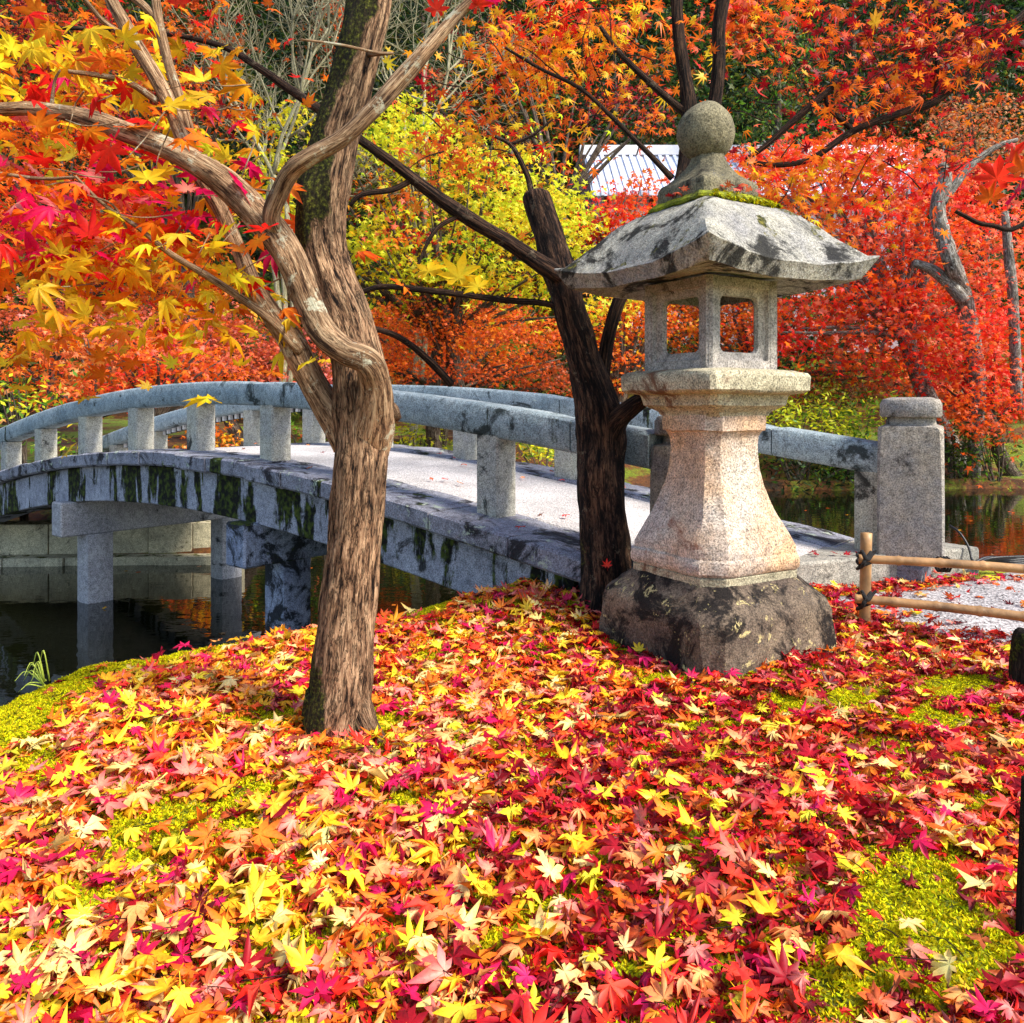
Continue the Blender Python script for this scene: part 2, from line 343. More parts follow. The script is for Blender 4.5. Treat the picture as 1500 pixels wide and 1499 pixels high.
# palettes: (inner, outer) sRGB
PAL = {
 'yellow': ((252, 226, 60), (246, 190, 20)), 'gold': ((252, 196, 40), (244, 140, 16)), 'cream': ((250, 228, 150), (240, 180, 92)),
 'orange': ((250, 150, 40), (238, 84, 16)), 'redor': ((250, 124, 40), (240, 66, 22)), 'red': ((238, 50, 34), (216, 18, 22)), 'scarlet': ((254, 74, 48), (244, 28, 28)),
 'crimson': ((176, 20, 36), (138, 8, 24)), 'maroon': ((140, 34, 40), (92, 12, 24)), 'magenta': ((226, 30, 96), (206, 8, 66)), 'pink': ((246, 160, 132), (220, 54, 76)),
 'rust': ((222, 112, 56), (172, 62, 34)), 'brown': ((150, 92, 60), (96, 44, 30)), 'lime': ((236, 236, 60), (196, 210, 24)), 'green': ((120, 160, 36), (70, 120, 24)),
 'olive': ((120, 124, 40), (76, 84, 26)), 'dark': ((36, 52, 22), (18, 30, 14)), 'pine': ((60, 88, 34), (34, 56, 24)), 'tan': ((206, 160, 112), (170, 110, 70)),
 'coral': ((253, 140, 100), (244, 80, 62)), 'moss': ((196, 190, 8), (236, 224, 26)), 'mossd': ((130, 124, 6), (184, 174, 12)), 'peach': ((250, 180, 110), (238, 116, 60))}
def colours(n_, mix, jitter=.12):
    ks = list(mix); w = np.array([mix[k] for k in ks], float); w /= w.sum(); ch = rng.choice(len(ks), n_, p=w)
    A = np.array([lin(PAL[k][0]) for k in ks])[ch]; B = np.array([lin(PAL[k][1]) for k in ks])[ch]
    j = np.exp(rng.normal(0, jitter, (n_, 1))) * np.exp(rng.normal(0, jitter * .6, (n_, 3)))
    return A * j, B * j

# ------------------------------------------------------------------ terrain
SHORE = np.array([(-3.4, -8), (-2.6, -1), (-2.0, 1.2), (-1.72, 2.2), (-1.70, 2.75), (-1.62, 3.12), (-1.30, 3.28), (-.9, 3.42), (-.45, 3.52), (-.15, 3.82), (-.05, 4.2), (.2, 4.6), (.8, 5.2), (1.6, 5.1), (2.6, 4.9), (3.4, 5.15), (6, 5.6), (14, 6), (40, 5), (40, -8)])
FARS = np.array([(-60, 7), (-12, 8.6), (-3.15, 9.15), (-2.7, 12), (0, 14.6), (5, 16.6), (14, 17.4), (60, 15), (60, 160), (-60, 160)])
def sdist(x, y, poly):
    """positive inside"""
    d = np.full(x.shape, 1e9); ins = np.zeros(x.shape, bool); n_ = len(poly)
    for i in range(n_):
        a = poly[i]; b_ = poly[(i + 1) % n_]; e = b_ - a; px, py = x - a[0], y - a[1]
        t = np.clip((px * e[0] + py * e[1]) / (e @ e), 0, 1); d = np.minimum(d, np.hypot(px - t * e[0], py - t * e[1]))
        c = ((a[1] > y) != (b_[1] > y)) & (x < (b_[0] - a[0]) * (y - a[1]) / (b_[1] - a[1] + 1e-12) + a[0]); ins ^= c
    return np.where(ins, d, -d)
WATER = -.81
def sm(t): t = np.clip(t, 0, 1); return t * t * (3 - 2 * t)
def bumps(x, y):
    return .022 * np.sin(x * 3.1 + y * 1.7) * np.sin(y * 2.6 - x * 1.1 + 1) + .010 * np.sin(x * 9 + 2 * np.sin(y * 7)) * np.sin(y * 8.3 + 1.3 * np.sin(x * 5))
def near_h(x, y):
    d = sdist(x, y, SHORE)
    land = bumps(x, y) + .07 * sm((y - 2.9) / .7) * sm((.75 - x) / .7) + .03 * sm((y - 3.2) / .5)
    e = np.clip((d + .02) / .30, -4, 1)
    lip = np.where(e > 0, -(1 - e) ** 2 * .085, -.085 + e * .62)
    return np.maximum(land + lip, -1.4)
def far_h(x, y):
    d = sdist(x, y, FARS)
    base = -1.4 + .75 * sm((d + .5) / .6) + 1.0 * sm((d - .1) / 3.5) + .25 * np.sin(x * .5) * np.sin(y * .4) * sm(d / 3)
    hill = np.maximum(y - 24, 0) * .80
    return base + hill
def ground_z(x, y):
    x = np.asarray(x, float); y = np.asarray(y, float); return np.maximum(near_h(x, y), far_h(x, y))
def gz(x, y): return float(ground_z(np.array([x]), np.array([y]))[0])
def sheet(name, xs, ys, hf, mat, drop=0):
    X, Y_ = np.meshgrid(xs, ys); Z = hf(X, Y_) - drop; V = np.stack([X, Y_, Z], -1).reshape(-1, 3); nx, ny = len(xs), len(ys)
    i = np.arange(nx - 1)[None] + np.arange(ny - 1)[:, None] * nx
    Q = np.stack([i, i + 1, i + 1 + nx, i + nx], -1).reshape(-1, 4)
    me = bpy.data.meshes.new(name); me.from_pydata(V.tolist(), [], Q.tolist()); me.update(); me.polygons.foreach_set('use_smooth', [True] * len(Q)); me.materials.append(mat)
    o = bpy.data.objects.new(name, me); COL.objects.link(o); o['kind'] = 'structure'; return o
sheet('ground', np.arange(-3.2, 4.6, .028), np.arange(.2, 5.5, .028), near_h, M['soil'])
def far_only(x, y):
    inside = (x > -3.15) & (x < 4.5) & (y > .25) & (y < 5.4)
    return np.where(inside, np.minimum(ground_z(x, y) - .12, -.2), ground_z(x, y))
xs = np.concatenate([np.arange(-120, -16, 5.), np.arange(-16, 20, .4), np.arange(20, 121, 5.)]); ys = np.concatenate([np.arange(-30, -2, 3.), np.arange(-2, 24, .4), np.arange(24, 141, 3.)])
sheet('terrain', xs, ys, far_only, M['bank'])
tag(mk('pond_water', [(-90, -25, WATER), (90, -25, WATER), (90, 30, WATER), (-90, 30, WATER)], [(0, 1, 2, 3)], M['water']), kind='structure')

# gravel path right of the lantern
def flat_poly(name, pts, z, mat, thick=.02, parent=None):
    n_ = len(pts); V = [(x, y, z) for x, y in pts] + [(x, y, z - thick) for x, y in pts]
    return mk(name, V, [tuple(range(n_)), tuple(range(2 * n_ - 1, n_ - 1, -1))] + [(i, (i + 1) % n_, (i + 1) % n_ + n_, i + n_) for i in range(n_)], mat, parent)
def patch(name, poly, z, mat, step=.05):
    poly = np.array(poly, float); x = np.arange(poly[:, 0].min(), poly[:, 0].max(), step); y = np.arange(poly[:, 1].min(), poly[:, 1].max(), step)
    X, Y_ = np.meshgrid(x, y); D = sdist(X, Y_, poly); Z = z + near_h(X, Y_) - .05 * (1 - sm((D + .05) / .1)); V = np.stack([X, Y_, Z], -1).reshape(-1, 3)
    nx, ny = len(x), len(y); i = np.arange(nx - 1)[None] + np.arange(ny - 1)[:, None] * nx; Q = np.stack([i, i + 1, i + 1 + nx, i + nx], -1).reshape(-1, 4)
    Q = Q[(D.reshape(-1)[Q] > -.06).all(1)]
    o = mk(name, V.tolist(), Q.tolist(), mat, smooth=True); o['kind'] = 'structure'; return o
PATH = [(1.48, 3.85), (1.62, 3.62), (1.85, 3.30), (2.1, 3.18), (3.2, 3.1), (4.4, 3.1), (4.4, 4.6), (2.9, 4.62), (2.3, 4.2), (1.7, 4.0), (1.4, 3.85)]
patch('gravel_path', PATH, .014, M['path'])

# ------------------------------------------------------------------ bridge
U = Vector((-.772, .636, 0)); WV = Vector((.636, .772, 0)); B0 = Vector((.333, 4.0, 0))
def B(s, w, z): return B0 + U * s + WV * w + Vector((0, 0, z))
zd_p = np.polyfit([-1.0, -.21, .28, .54, .94, 2.09, 2.53, 3.49, 4.22, 5.11, 6.67, 8.5], [.16, .26, .325, .371, .438, .559, .576, .592, .579, .505, .31, -.08], 4)
zr_p = np.polyfit([-1.0, -.35, 0, 1.158, 1.35, 2.257, 2.68, 4.5, 5.85, 7.56, 8.6], [.745, .846, .867, 1.02, 1.03, 1.085, 1.11, 1.07, .944, .65, .43], 4)
zg_p = np.polyfit([-.8, .49, .73, 1.26, 1.77, 2.265, 2.8, 3.57, 4.44, 5.64, 6.97, 8.6], [-.24, -.038, -.002, .059, .117, .152, .176, .196, .15, .046, -.188, -.6], 4)
def zd(s): return float(np.polyval(zd_p, s))
def zr(s): return float(np.polyval(zr_p, s))
def zg(s): return float(np.polyval(zg_p, s))
bridge = thing('arched_bridge', 'arched grey stone bridge with stone handrails crossing the dark pond', 'bridge', B(2.5, .67, 0))
def prism(mb, s0, s1, w0, w1, zt, zb, n_=6, bev=.012, gap=.004):
    """bevelled strip of constant width following the arch"""
    V = []; s0 += gap; s1 -= gap
    for i in range(n_ + 1):
        s = s0 + (s1 - s0) * i / n_; t, b_ = zt(s), zb(s)
        e = bev if i in (0, n_) else 0
        for w, z in ((w0, b_ + bev), (w0, t - bev), (w0 + bev, t - e * .6), (w1 - bev, t - e * .6), (w1, t - bev), (w1, b_ + bev), (w1 - bev, b_), (w0 + bev, b_)):
            V.append(B(s + (0 if i not in (0, n_) else (gap if i else -gap) * 0), w, z))
    Fc = [(i * 8 + k, i * 8 + (k + 1) % 8, i * 8 + 8 + (k + 1) % 8, i * 8 + 8 + k) for i in range(n_) for k in range(8)]
    Fc += [tuple(range(8)), tuple(n_ * 8 + k for k in range(7, -1, -1))]; mb.add(V, Fc)
SA, SB = -1.12, 8.6
WF = 1.35     # far handrail line
# deck surface
mb = MB(); prism(mb, -.42, SB, .12, WF - .12, lambda s: zd(s) - .012, lambda s: zd(s) - .16, 30); prism(mb, -.80, -.42, .45, WF - .12, lambda s: zd(s) - .012, lambda s: zd(s) - .16, 6, gap=0); mb.build('deck', M['deck'], bridge, sharp=40)
for w0, w1, tagw in ((-.30, .118, 0), (WF - .118, WF + .30, 1)):
    mb = MB(); s = -1.25 if tagw else -.25
    while s < SB:
        L = random.uniform(.38, .62); e = random.uniform(-.006, .006)
        prism(mb, s, min(s + L, SB), w0 + e, w1, lambda q: zd(q) + e, lambda q: zd(q) - .112 + e, 3, .014, .006); s += L
    mb.build('edge_stone', M['edge'], bridge, sharp=40)
    g0, g1 = (-.22, .05) if not tagw else (WF - .05, WF + .22)
    mb = MB(); s = -.9 if tagw else -.12
    while s < SB:
        L = 1.6 if s > -.5 else .9; prism(mb, s, min(s + L, SB), g0, g1, lambda q: zd(q) - .114, zg, 8, .008, .002); s += L
    mb.build('girder', M['girder'], bridge, sharp=40)
mb = MB(); prism(mb, .8, SB, .06, WF - .06, lambda s: zd(s) - .17, lambda s: zd(s) - .26, 24); mb.build('deck_underside', M['pier'], bridge, sharp=40)
# handrails: long stones butted end to end, top slightly rounded
for wc, s_start, joints in ((0, -.43, (.0, 2.66, 5.4, 8.55)), (WF, -1.03, (-.45, 1.05, 3.0, 5.2, 8.55))):
    mb = MB(); s = s_start
    for j in joints:
        prism(mb, s, j, wc - .085, wc + .085, zr, lambda q: zr(q) - .168, 12, .018, .004); s = j
    mb.build('handrail', M['rail'], bridge, sharp=50)
def baluster(s, wc):
    mb = MB(); h = .078; c = .012
    zt = zr(s) - .16; zb = zd(s) - .02; V = []
    for z in (zb, (zb + zt) / 2, zt):
        for a, b_ in ((-h + c, -h), (h - c, -h), (h, -h + c), (h, h - c), (h - c, h), (-h + c, h), (-h, h - c), (-h, -h + c)): V.append(B(s + a, wc + b_, z))
    mb.add(V, [tuple(range(8)), tuple(range(23, 15, -1))] + [(i * 8 + k, i * 8 + (k + 1) % 8, i * 8 + 8 + (k + 1) % 8, i * 8 + 8 + k) for i in range(2) for k in range(8)])
    mb.build('baluster', M['baluster'], bridge, sharp=40)
for s in (7.25, 6.36, 5.38, 4.43, 3.49, 2.53, 1.55, .54): baluster(s, 0)
for s in (7.75, 6.78, 5.82, 4.86, 3.90, 2.98, 2.0, 1.03, .09, -.98): baluster(s, WF)
# newel posts
def newel(s, wc, z0, top):
    c = B(s, wc, 0); H = top - z0; ang = math.atan2(-U.y, -U.x); ca, sa = math.cos(R(-28)), math.sin(R(-28))
    def ring(h, ch, z): return [(c + Vector((x * ca - y * sa, x * sa + y * ca, z))) for x, y in ((-h + ch, -h), (h - ch, -h), (h, -h + ch), (h, h - ch), (h - ch, h), (-h + ch, h), (-h, h - ch), (-h, -h + ch))]
    def st(prof):
        V = []; [V.extend(ring(*p)) for p in prof]; n_ = len(prof)
        return V, [(i * 8 + k, i * 8 + (k + 1) % 8, i * 8 + 8 + (k + 1) % 8, i * 8 + 8 + k) for i in range(n_ - 1) for k in range(8)] + [tuple(range(8)), tuple((n_ - 1) * 8 + k for k in range(7, -1, -1))]
    h = .155
    o = mk('newel_post', *st([(h, .012, z0 - .03), (h, .012, z0 + H * .3), (h * .99, .014, z0 + H * .6), (h * .98, .02, z0 + H * .79), (h * .955, .03, z0 + H * .808), (h * .76, .04, z0 + H * .822), (h * .72, .04, z0 + H * .872)]), M['newel'], bridge, sharp=45)
    mk('cap', *st([(h * .88, .03, z0 + H * .870), (h * .93, .035, z0 + H * .88), (h * .93, .035, z0 + H * .955), (h * .86, .035, z0 + H * .985), (h * .6, .035, z0 + H)]), M['newel'], o, sharp=45)
newel(-.55, .10, .17, .905); newel(-1.17, WF, .192, .985)
# piers
def pier(s, wends, h, b_, cols, mt, mt2):
    mb = MB(); z1 = zg(s) + .01; mb.box(s - b_ / 2, s + b_ / 2, wends[0], wends[1], z1 - h, z1, f=B); o = mb.build('crossbeam', mt, bridge)
    bm = bmesh.new(); bm.from_mesh(o.data); bmesh.ops.bevel(bm, geom=bm.edges[:], offset=.012, segments=1, affect='EDGES'); bm.to_mesh(o.data); bm.free()
    for w, r, mm in cols:
        V = []; n_ = 20
        for z in (-1.6, -.5, z1 - h + .005):
            for k in range(n_):
                a = 2 * math.pi * (k + .5) / n_; q = r * (1. / max(abs(math.cos(a)), abs(math.sin(a))) * .55 + .45)
                V.append(B(s + q * math.cos(a), w + q * math.sin(a), z))
        mk('pier_column', V, [(i * n_ + k, i * n_ + (k + 1) % n_, i * n_ + n_ + (k + 1) % n_, i * n_ + n_ + k) for i in range(2) for k in range(n_)] + [tuple(range(n_)), tuple(range(3 * n_ - 1, 2 * n_ - 1, -1))], mm, bridge, sharp=30)
pier(5.28, (-.33, WF + .3), .30, .20, ((0.0, .125, M['pier']), (1.3, .125, M['pier'])), M['pier'], None)
pier(2.50, (-.33, WF + .1), .29, .22, ((0.08, .125, M['pier2']), (.68, .125, M['pier'])), M['pier2'], None)
mb = MB(); mb.box(-.1, .82, .05, WF + .1, -1.5, -.03, f=B); mb.build('abutment', M['pier2'], bridge)
# conduit under the far handrail with white clips
mb = MB(); prism(mb, -.3, 8.2, WF + .05, WF + .075, lambda s: zr(s) - .150, lambda s: zr(s) - .215, 30, .004)
cd = mb.build('conduit', M['cable'], bridge)
mb = MB(); s = -.2
while s < 8:
    mb.box(s, s + .035, WF + .018, WF + .049, zr(s) - .215, zr(s) - .15, f=B); s += .115
mb.build('clip', M['white_paint'], cd)
cd.children[0]['kind'] = 'stuff'
# stone step in front of the bridge end
stp = thing('stone_step', 'long low stone kerb step at the foot of the bridge behind the lantern', 'step', (1.9, 4.3, 0))
pts = [(.60, 3.74), (1.0, 3.85), (1.43, 4.02), (1.76, 4.14), (2.54, 4.457), (2.35, 4.75), (1.6, 4.75), (.95, 4.3)]
V = []
for ins, z in ((0, -.1), (0, .160), (.012, .172)):
    c = np.mean(np.array(pts), 0)
    for x, y in pts: d = np.array((x, y)) - c; d = d * (1 - ins / np.linalg.norm(d)); V.append((c[0] + d[0], c[1] + d[1], z))
k = len(pts)
mk('step_block', V, [(i * k + j, i * k + (j + 1) % k, i * k + k + (j + 1) % k, i * k + k + j) for i in range(2) for j in range(k)] + [tuple(range(2 * k, 3 * k))], M['step'], stp)

# ------------------------------------------------------------------ stone lantern
LD = 3.2; LC = Vector(((1045 - CX) / F * LD, LD, 0)); q = LD / F
lan = thing('stone_lantern', 'tall weathered granite lantern with curved roof and ball finial', 'lantern', LC, math.atan2(-LC.y, -LC.x))
# local +x points at the camera; a corner of each square section faces it
def sq_ring(r, ch, z, m_=6, off=(0, 0), ctz=0, side=0):
    """square with half diagonal r (corner on +x), corners cut by fraction ch; ctz lifts corners, side sinks flats"""
    cs = [(r, 0), (0, r), (-r, 0), (0, -r)]; pts = []
    for i in range(4):
        a = np.array(cs[i]); p = np.array(cs[i - 1]); b_ = np.array(cs[(i + 1) % 4])
        pts.append(a + (p - a) * ch); pts.append(a + (b_ - a) * ch)
    out = []
    for i in range(8):
        a, b_ = pts[i], pts[(i + 1) % 8]; mm = m_ if i % 2 else 1
        for k in range(mm):
            t = k / mm; v = a + (b_ - a) * t
            corner = abs(2 * t - 1) if i % 2 else 1.
            v = v * (1 - side * (1 - corner ** 2))
            out.append(Vector((v[0] + off[0], v[1] + off[1], z + ctz * corner ** 2.2)))
    return out
def sq_loft(name, prof, mat, parent=lan, m_=8, dense=0.02, wob=.003, sharp=38, off=(0, 0), cap=True):
    """prof rows: r, z, ch, ctz, side"""
    rows = [tuple(p) + (0,) * (5 - len(p)) for p in prof]; full = []
    for a, b_ in zip(rows, rows[1:]):
        k = max(1, int(math.hypot(b_[0] - a[0], b_[1] - a[1]) / dense))
        for j in range(k): full.append(tuple(x + (y - x) * j / k for x, y in zip(a, b_)))
    full.append(rows[-1]); V = []
    for r, z, ch, ct, sd_ in full: V += sq_ring(r, ch, z, m_, off, ct, sd_)
    V = [v + Vector((mnoise.noise(v * 9), mnoise.noise(v * 9 + Vector((5, 3, 1))), mnoise.noise(v * 9 + Vector((2, 8, 4))))) * wob + Vector((mnoise.noise(v * 30), mnoise.noise(v * 30 + Vector((5, 3, 1))), mnoise.noise(v * 30 + Vector((2, 8, 4))))) * wob * .5 for v in V]
    k = len(V) // len(full)
    Fc = [(i * k + j, i * k + (j + 1) % k, i * k + k + (j + 1) % k, i * k + k + j) for i in range(len(full) - 1) for j in range(k)]
    if cap: Fc += [tuple(range(k)), tuple((len(full) - 1) * k + j for j in range(k - 1, -1, -1))]
    return mk(name, V, Fc, mat, parent, world=False, sharp=sharp)
sq_loft('base_block', [(.462, -.08, .07), (.474, .0, .07), (.478, .10, .08), (.476, .185, .09), (.464, .212, .10), (.425, .240, .12), (.378, .280, .14), (.35, .300, .14), (.33, .305, .14)], M['base'], wob=.010, m_=10)
sq_loft('collar', [(.350, .30, .13), (.352, .325, .13), (.34, .332, .13)], M['slab'])
pz = [(.345, .331), (.357, .342), (.360, .365), (.354, .385), (.342, .392), (.343, .415), (.324, .447), (.296, .490), (.262, .540), (.236, .590), (.212, .645), (.196, .70), (.188, .755), (.187, .79), (.193, .825), (.208, .846), (.222, .850), (.224, .905), (.214, .915)]
sq_loft('pedestal', [(r * 1.02, z, .14) for r, z in pz], M['pedestal'], dense=.03, wob=.004)
sq_loft('middle_slab', [(.225, .905, .1), (.232, .92, .08), (.285, .945, .06), (.292, .975, .05), (.300, .985, .05), (.352, .992, .04), (.366, 1.002, .03), (.370, 1.055, .03), (.358, 1.068, .03), (.30, 1.080, .03)], M['slab'], wob=.004)
# firebox: four walls with round cornered openings, local frame
fb = bpy.data.objects.new('firebox', None); COL.objects.link(fb); fb.parent = lan; fb.location = (0, -.014, 0)
def firewall(k):
    a_ = .252 / math.sqrt(2); z0, z1 = 1.078, 1.418; ang = R(45 + 90 * k); cz = (z0 + z1) / 2
    nrm = Vector((math.cos(ang), math.sin(ang), 0)); tg = Vector((-nrm.y, nrm.x, 0))
    def T(x, z, d): return tg * x + nrm * (a_ + d) + Vector((0, 0, z))
    def rr(hw, hz, rad, n_=5):
        out = []
        for cx, czz, a0 in ((hw - rad, hz - rad, 0), (-hw + rad, hz - rad, 90), (-hw + rad, -hz + rad, 180), (hw - rad, -hz + rad, 270)):
            for i in range(n_ + 1): A = R(a0 + 90 * i / n_); out.append((cx + rad * math.cos(A), czz + rad * math.sin(A)))
        return out
    hh = (z1 - z0) / 2
    loops = []; e = .0005
    for hw, hz, rad, d in ((a_ - e, hh, .002, 0), (.130, hh - .034, .006, 0), (.127, hh - .037, .006, -.016), (.114, hh - .048, .010, -.022), (.100, hh - .064, .026, -.024), (.097, hh - .067, .026, -.040), (a_ - .042, hh, .002, -.042)):
        loops.append([T(x, cz + z, d) for x, z in rr(hw, hz, rad)])
    V = sum(loops, []); n_ = len(loops[0]); Fc = [(i * n_ + j, i * n_ + (j + 1) % n_, i * n_ + n_ + (j + 1) % n_, i * n_ + n_ + j) for i in range(len(loops) - 1) for j in range(n_)]
    Fc += [((len(loops) - 1) * n_ + j, (len(loops) - 1) * n_ + (j + 1) % n_, (j + 1) % n_, j) for j in range(n_)]
    mk('window_panel', V, Fc, M['firebox'], fb, world=False, sharp=30)
for k in range(4): firewall(k)
for k in range(4):      # corner posts
    A = R(90 * k); c = Vector((math.cos(A), math.sin(A), 0)) * .237; mb = MB()
    d = Vector((math.cos(A), math.sin(A), 0)); t = Vector((-d.y, d.x, 0))
    V = []
    for z in (1.079, 1.419): V += [c + d * .013 + t * .012 + Vector((0, 0, z)), c + d * .013 - t * .012 + Vector((0, 0, z)), c - t * .03 - d * .012 + Vector((0, 0, z)), c + t * .03 - d * .012 + Vector((0, 0, z))]
    mb.add(V, [(0, 1, 2, 3), (7, 6, 5, 4), (0, 1, 5, 4), (1, 2, 6, 5), (2, 3, 7, 6), (3, 0, 4, 7)]); mb.build('corner_post', M['firebox'], fb, world=False)
# roof: (r, z, chamfer, corner lift, side sink)
roof = sq_loft('roof', [(.24, 1.43, .03), (.36, 1.424, .02, .004, .0), (.49, 1.410, .012, .010, .0), (.552, 1.394, .005, .024, .02), (.558, 1.394, .004, .026, .025), (.592, 1.422, .003, .040, .05), (.622, 1.444, .002, .054, .065),
    (.619, 1.448, .002, .055, .065), (.578, 1.463, .006, .042, .05), (.53, 1.504, .016, .034, .025), (.47, 1.556, .03, .022, .0), (.42, 1.603, .04, .016, -.01), (.36, 1.650, .05, .010, -.015), (.30, 1.682, .05, .006, -.01), (.24, 1.706, .05, 0, 0), (.19, 1.722, .06)], M['roof'], m_=18, dense=.022, wob=.005, sharp=40, off=(0, -.016))
sq_loft('moss_cushion', [(.235, 1.698, .10, .004), (.262, 1.704, .12), (.262, 1.716, .12), (.235, 1.734, .14), (.19, 1.738, .12)], M['soil'], m_=14, dense=.01, wob=.012, off=(0, -.018))
sq_loft('finial_base', [(.200, 1.715, .06), (.204, 1.74, .06), (.205, 1.785, .06), (.196, 1.800, .08), (.170, 1.812, .10), (.140, 1.835, .16), (.112, 1.862, .22), (.096, 1.885, .27), (.088, 1.900, .29), (.082, 1.915, .29)], M['finial'], off=(0, -.022), wob=.006)
V = []; nn = 28; rings = 20
for i in range(rings + 1):
    A = -math.pi / 2 + math.pi * i / rings; rr_ = math.cos(A) ** .85 * .112 if 0 < i < rings else .001; z = 2.006 + math.sin(A) * (.108 if A < 0 else .112) + (.012 * max(0, math.sin(A)) ** 12)
    for k in range(nn):
        a = 2 * math.pi * k / nn; v = Vector((rr_ * math.cos(a), .000 - .030 + rr_ * math.sin(a), z)); V.append(v + v.normalized() * .0 + Vector((1, 1, 1)) * mnoise.noise(v * 14) * .005)
mk('ball_finial', V, [(i * nn + k, i * nn + (k + 1) % nn, i * nn + nn + (k + 1) % nn, i * nn + nn + k) for i in range(rings) for k in range(nn)], M['finial'], lan, world=False, smooth=True)

# ------------------------------------------------------------------ wood of the near trees
def tp(px, py, Y, rpx): v = P(px, py, Y); return (v.x, v.y, v.z, rpx / F * Y)
def path(*a): return [tp(*p) for p in a]
main = thing('maple_tree', 'large tan barked maple with a forked leaning trunk beside the lantern', 'tree', P(493, 1075, 2.36))
w = Wood()
w.tube(path((486, 1110, 2.36, 66), (490, 1085, 2.36, 58), (494, 1050, 2.36, 50), (500, 1000, 2.36, 47), (506, 930, 2.36, 44), (513, 860, 2.36, 41), (520, 790, 2.36, 39.5), (527, 710, 2.36, 39), (531, 650, 2.37, 40), (533, 605, 2.38, 46), (531, 575, 2.38, 44), (524, 530, 2.4, 38), (508, 470, 2.42, 37), (484, 410, 2.44, 36), (470, 350, 2.45, 37), (473, 280, 2.45, 38), (490, 210, 2.45, 34), (512, 130, 2.45, 32), (530, 60, 2.44, 32), (541, 0, 2.44, 33), (548, -80, 2.44, 33), (552, -180, 2.44, 30)), 48, 9, .10, .0045, 1)
w.tube(path((560, 600, 2.38, 16), (574, 604, 2.35, 13), (582, 612, 2.33, 8)), 12, 4, .3, 0, 10)   # cut knot
for a_ in (-.9, .2, 1.1, 2.4):      # root flare
    c_ = P(494, 1060, 2.36); w.tube([(c_.x + math.cos(a_) * .05, c_.y - abs(math.sin(a_)) * .04, .12, .045), (c_.x + math.cos(a_) * .10, c_.y - .05 * math.sin(a_ + 1), .03, .036), (c_.x + math.cos(a_) * .17, c_.y - .09 * math.sin(a_ + 1), -.03, .02)], 12, 4, .2)
w.build('trunk', M['bark1'], main)
LIMB = []
class Limb:
    def tube(s, *a, **k): q_ = Wood(); q_.tube(*a, **k); q_.build('branch', M['limb1'], main)
w = Limb()
w.tube(path((536, 740, 2.42, 10), (541, 680, 2.385, 24), (545, 630, 2.34, 30), (549, 590, 2.30, 27), (549, 560, 2.27, 24), (538, 530, 2.23, 22), (505, 515, 2.22, 20), (474, 488, 2.23, 21), (450, 440, 2.24, 21), (430, 390, 2.24, 22), (408, 350, 2.25, 23), (375, 312, 2.25, 22), (335, 272, 2.26, 21), (290, 240, 2.26, 18), (240, 215, 2.27, 15.5), (180, 192, 2.28, 15), (130, 174, 2.29, 13), (60, 160, 2.30, 10.5), (0, 160, 2.31, 9.5), (-60, 163, 2.32, 9)), 24, 8, .12, .002, 2)
w.tube(path((412, 350, 2.25, 14), (398, 318, 2.2, 13), (408, 285, 2.17, 13), (425, 252, 2.14, 13), (450, 232, 2.12, 13), (500, 204, 2.12, 12.5), (540, 168, 2.13, 13), (575, 130, 2.15, 13), (610, 90, 2.16, 12), (645, 50, 2.18, 10), (680, 12, 2.2, 8), (720, -20, 2.2, 7)), 18, 7, .14, .0012, 3)
w.tube(path((512, 650, 2.42, 26), (490, 612, 2.43, 23), (458, 560, 2.44, 20), (430, 505, 2.45, 19), (400, 465, 2.46, 16), (370, 415, 2.48, 13), (345, 355, 2.5, 11), (322, 305, 2.5, 11), (296, 262, 2.5, 12), (270, 205, 2.5, 12), (243, 140, 2.5, 11), (205, 75, 2.5, 11), (168, 10, 2.5, 10), (150, -30, 2.5, 9)), 18, 8, .12, .0012, 4)
w.tube(path((296, 262, 2.5, 8), (283, 215, 2.52, 8), (268, 160, 2.53, 7.5), (246, 90, 2.54, 7), (232, 30, 2.55, 7), (226, -20, 2.55, 6)), 12, 5, .1, 0, 5)
w.tube(path((232, 30, 2.55, 6), (210, 8, 2.55, 6), (185, -10, 2.56, 5)), 10, 4, .1, 0, 6)
w.tube(path((440, 515, 2.42, 9), (400, 472, 2.38, 7), (350, 435, 2.35, 6), (300, 402, 2.3, 5.5), (250, 372, 2.26, 4.5), (200, 332, 2.2, 3.5), (150, 298, 2.15, 2.6), (110, 258, 2.1, 2)), 10, 5, .1, 0, 7)
w.tube(path((232, 150, 2.5, 6), (190, 122, 2.45, 5), (140, 110, 2.4, 4), (100, 105, 2.36, 3)), 8, 4, .1, 0, 8)
w.tube(path((180, 52, 2.5, 5), (150, 30, 2.46, 4), (125, 0, 2.42, 3.5)), 8, 4, .1, 0, 9)
w.tube(path((540, 80, 2.4, 4), (575, 78, 2.32, 2.2), (555, 78, 2.3, 2.2), (500, 66, 2.25, 2), (440, 58, 2.2, 1.6)), 6, 4, .1, 0, 11)
w.tube(path((75, 160, 2.3, 3), (80, 120, 2.28, 2), (88, 103, 2.26, 1.4)), 6, 4)
w.tube(path((-10, 253, 2.15, 3), (60, 262, 2.15, 2.6), (110, 260, 2.14, 2)), 6, 4); w.tube(path((185, 335, 2.2, 2.4), (165, 300, 2.16, 1.6), (128, 286, 2.1, 1.2)), 6, 4)
tw = random.Random(5)
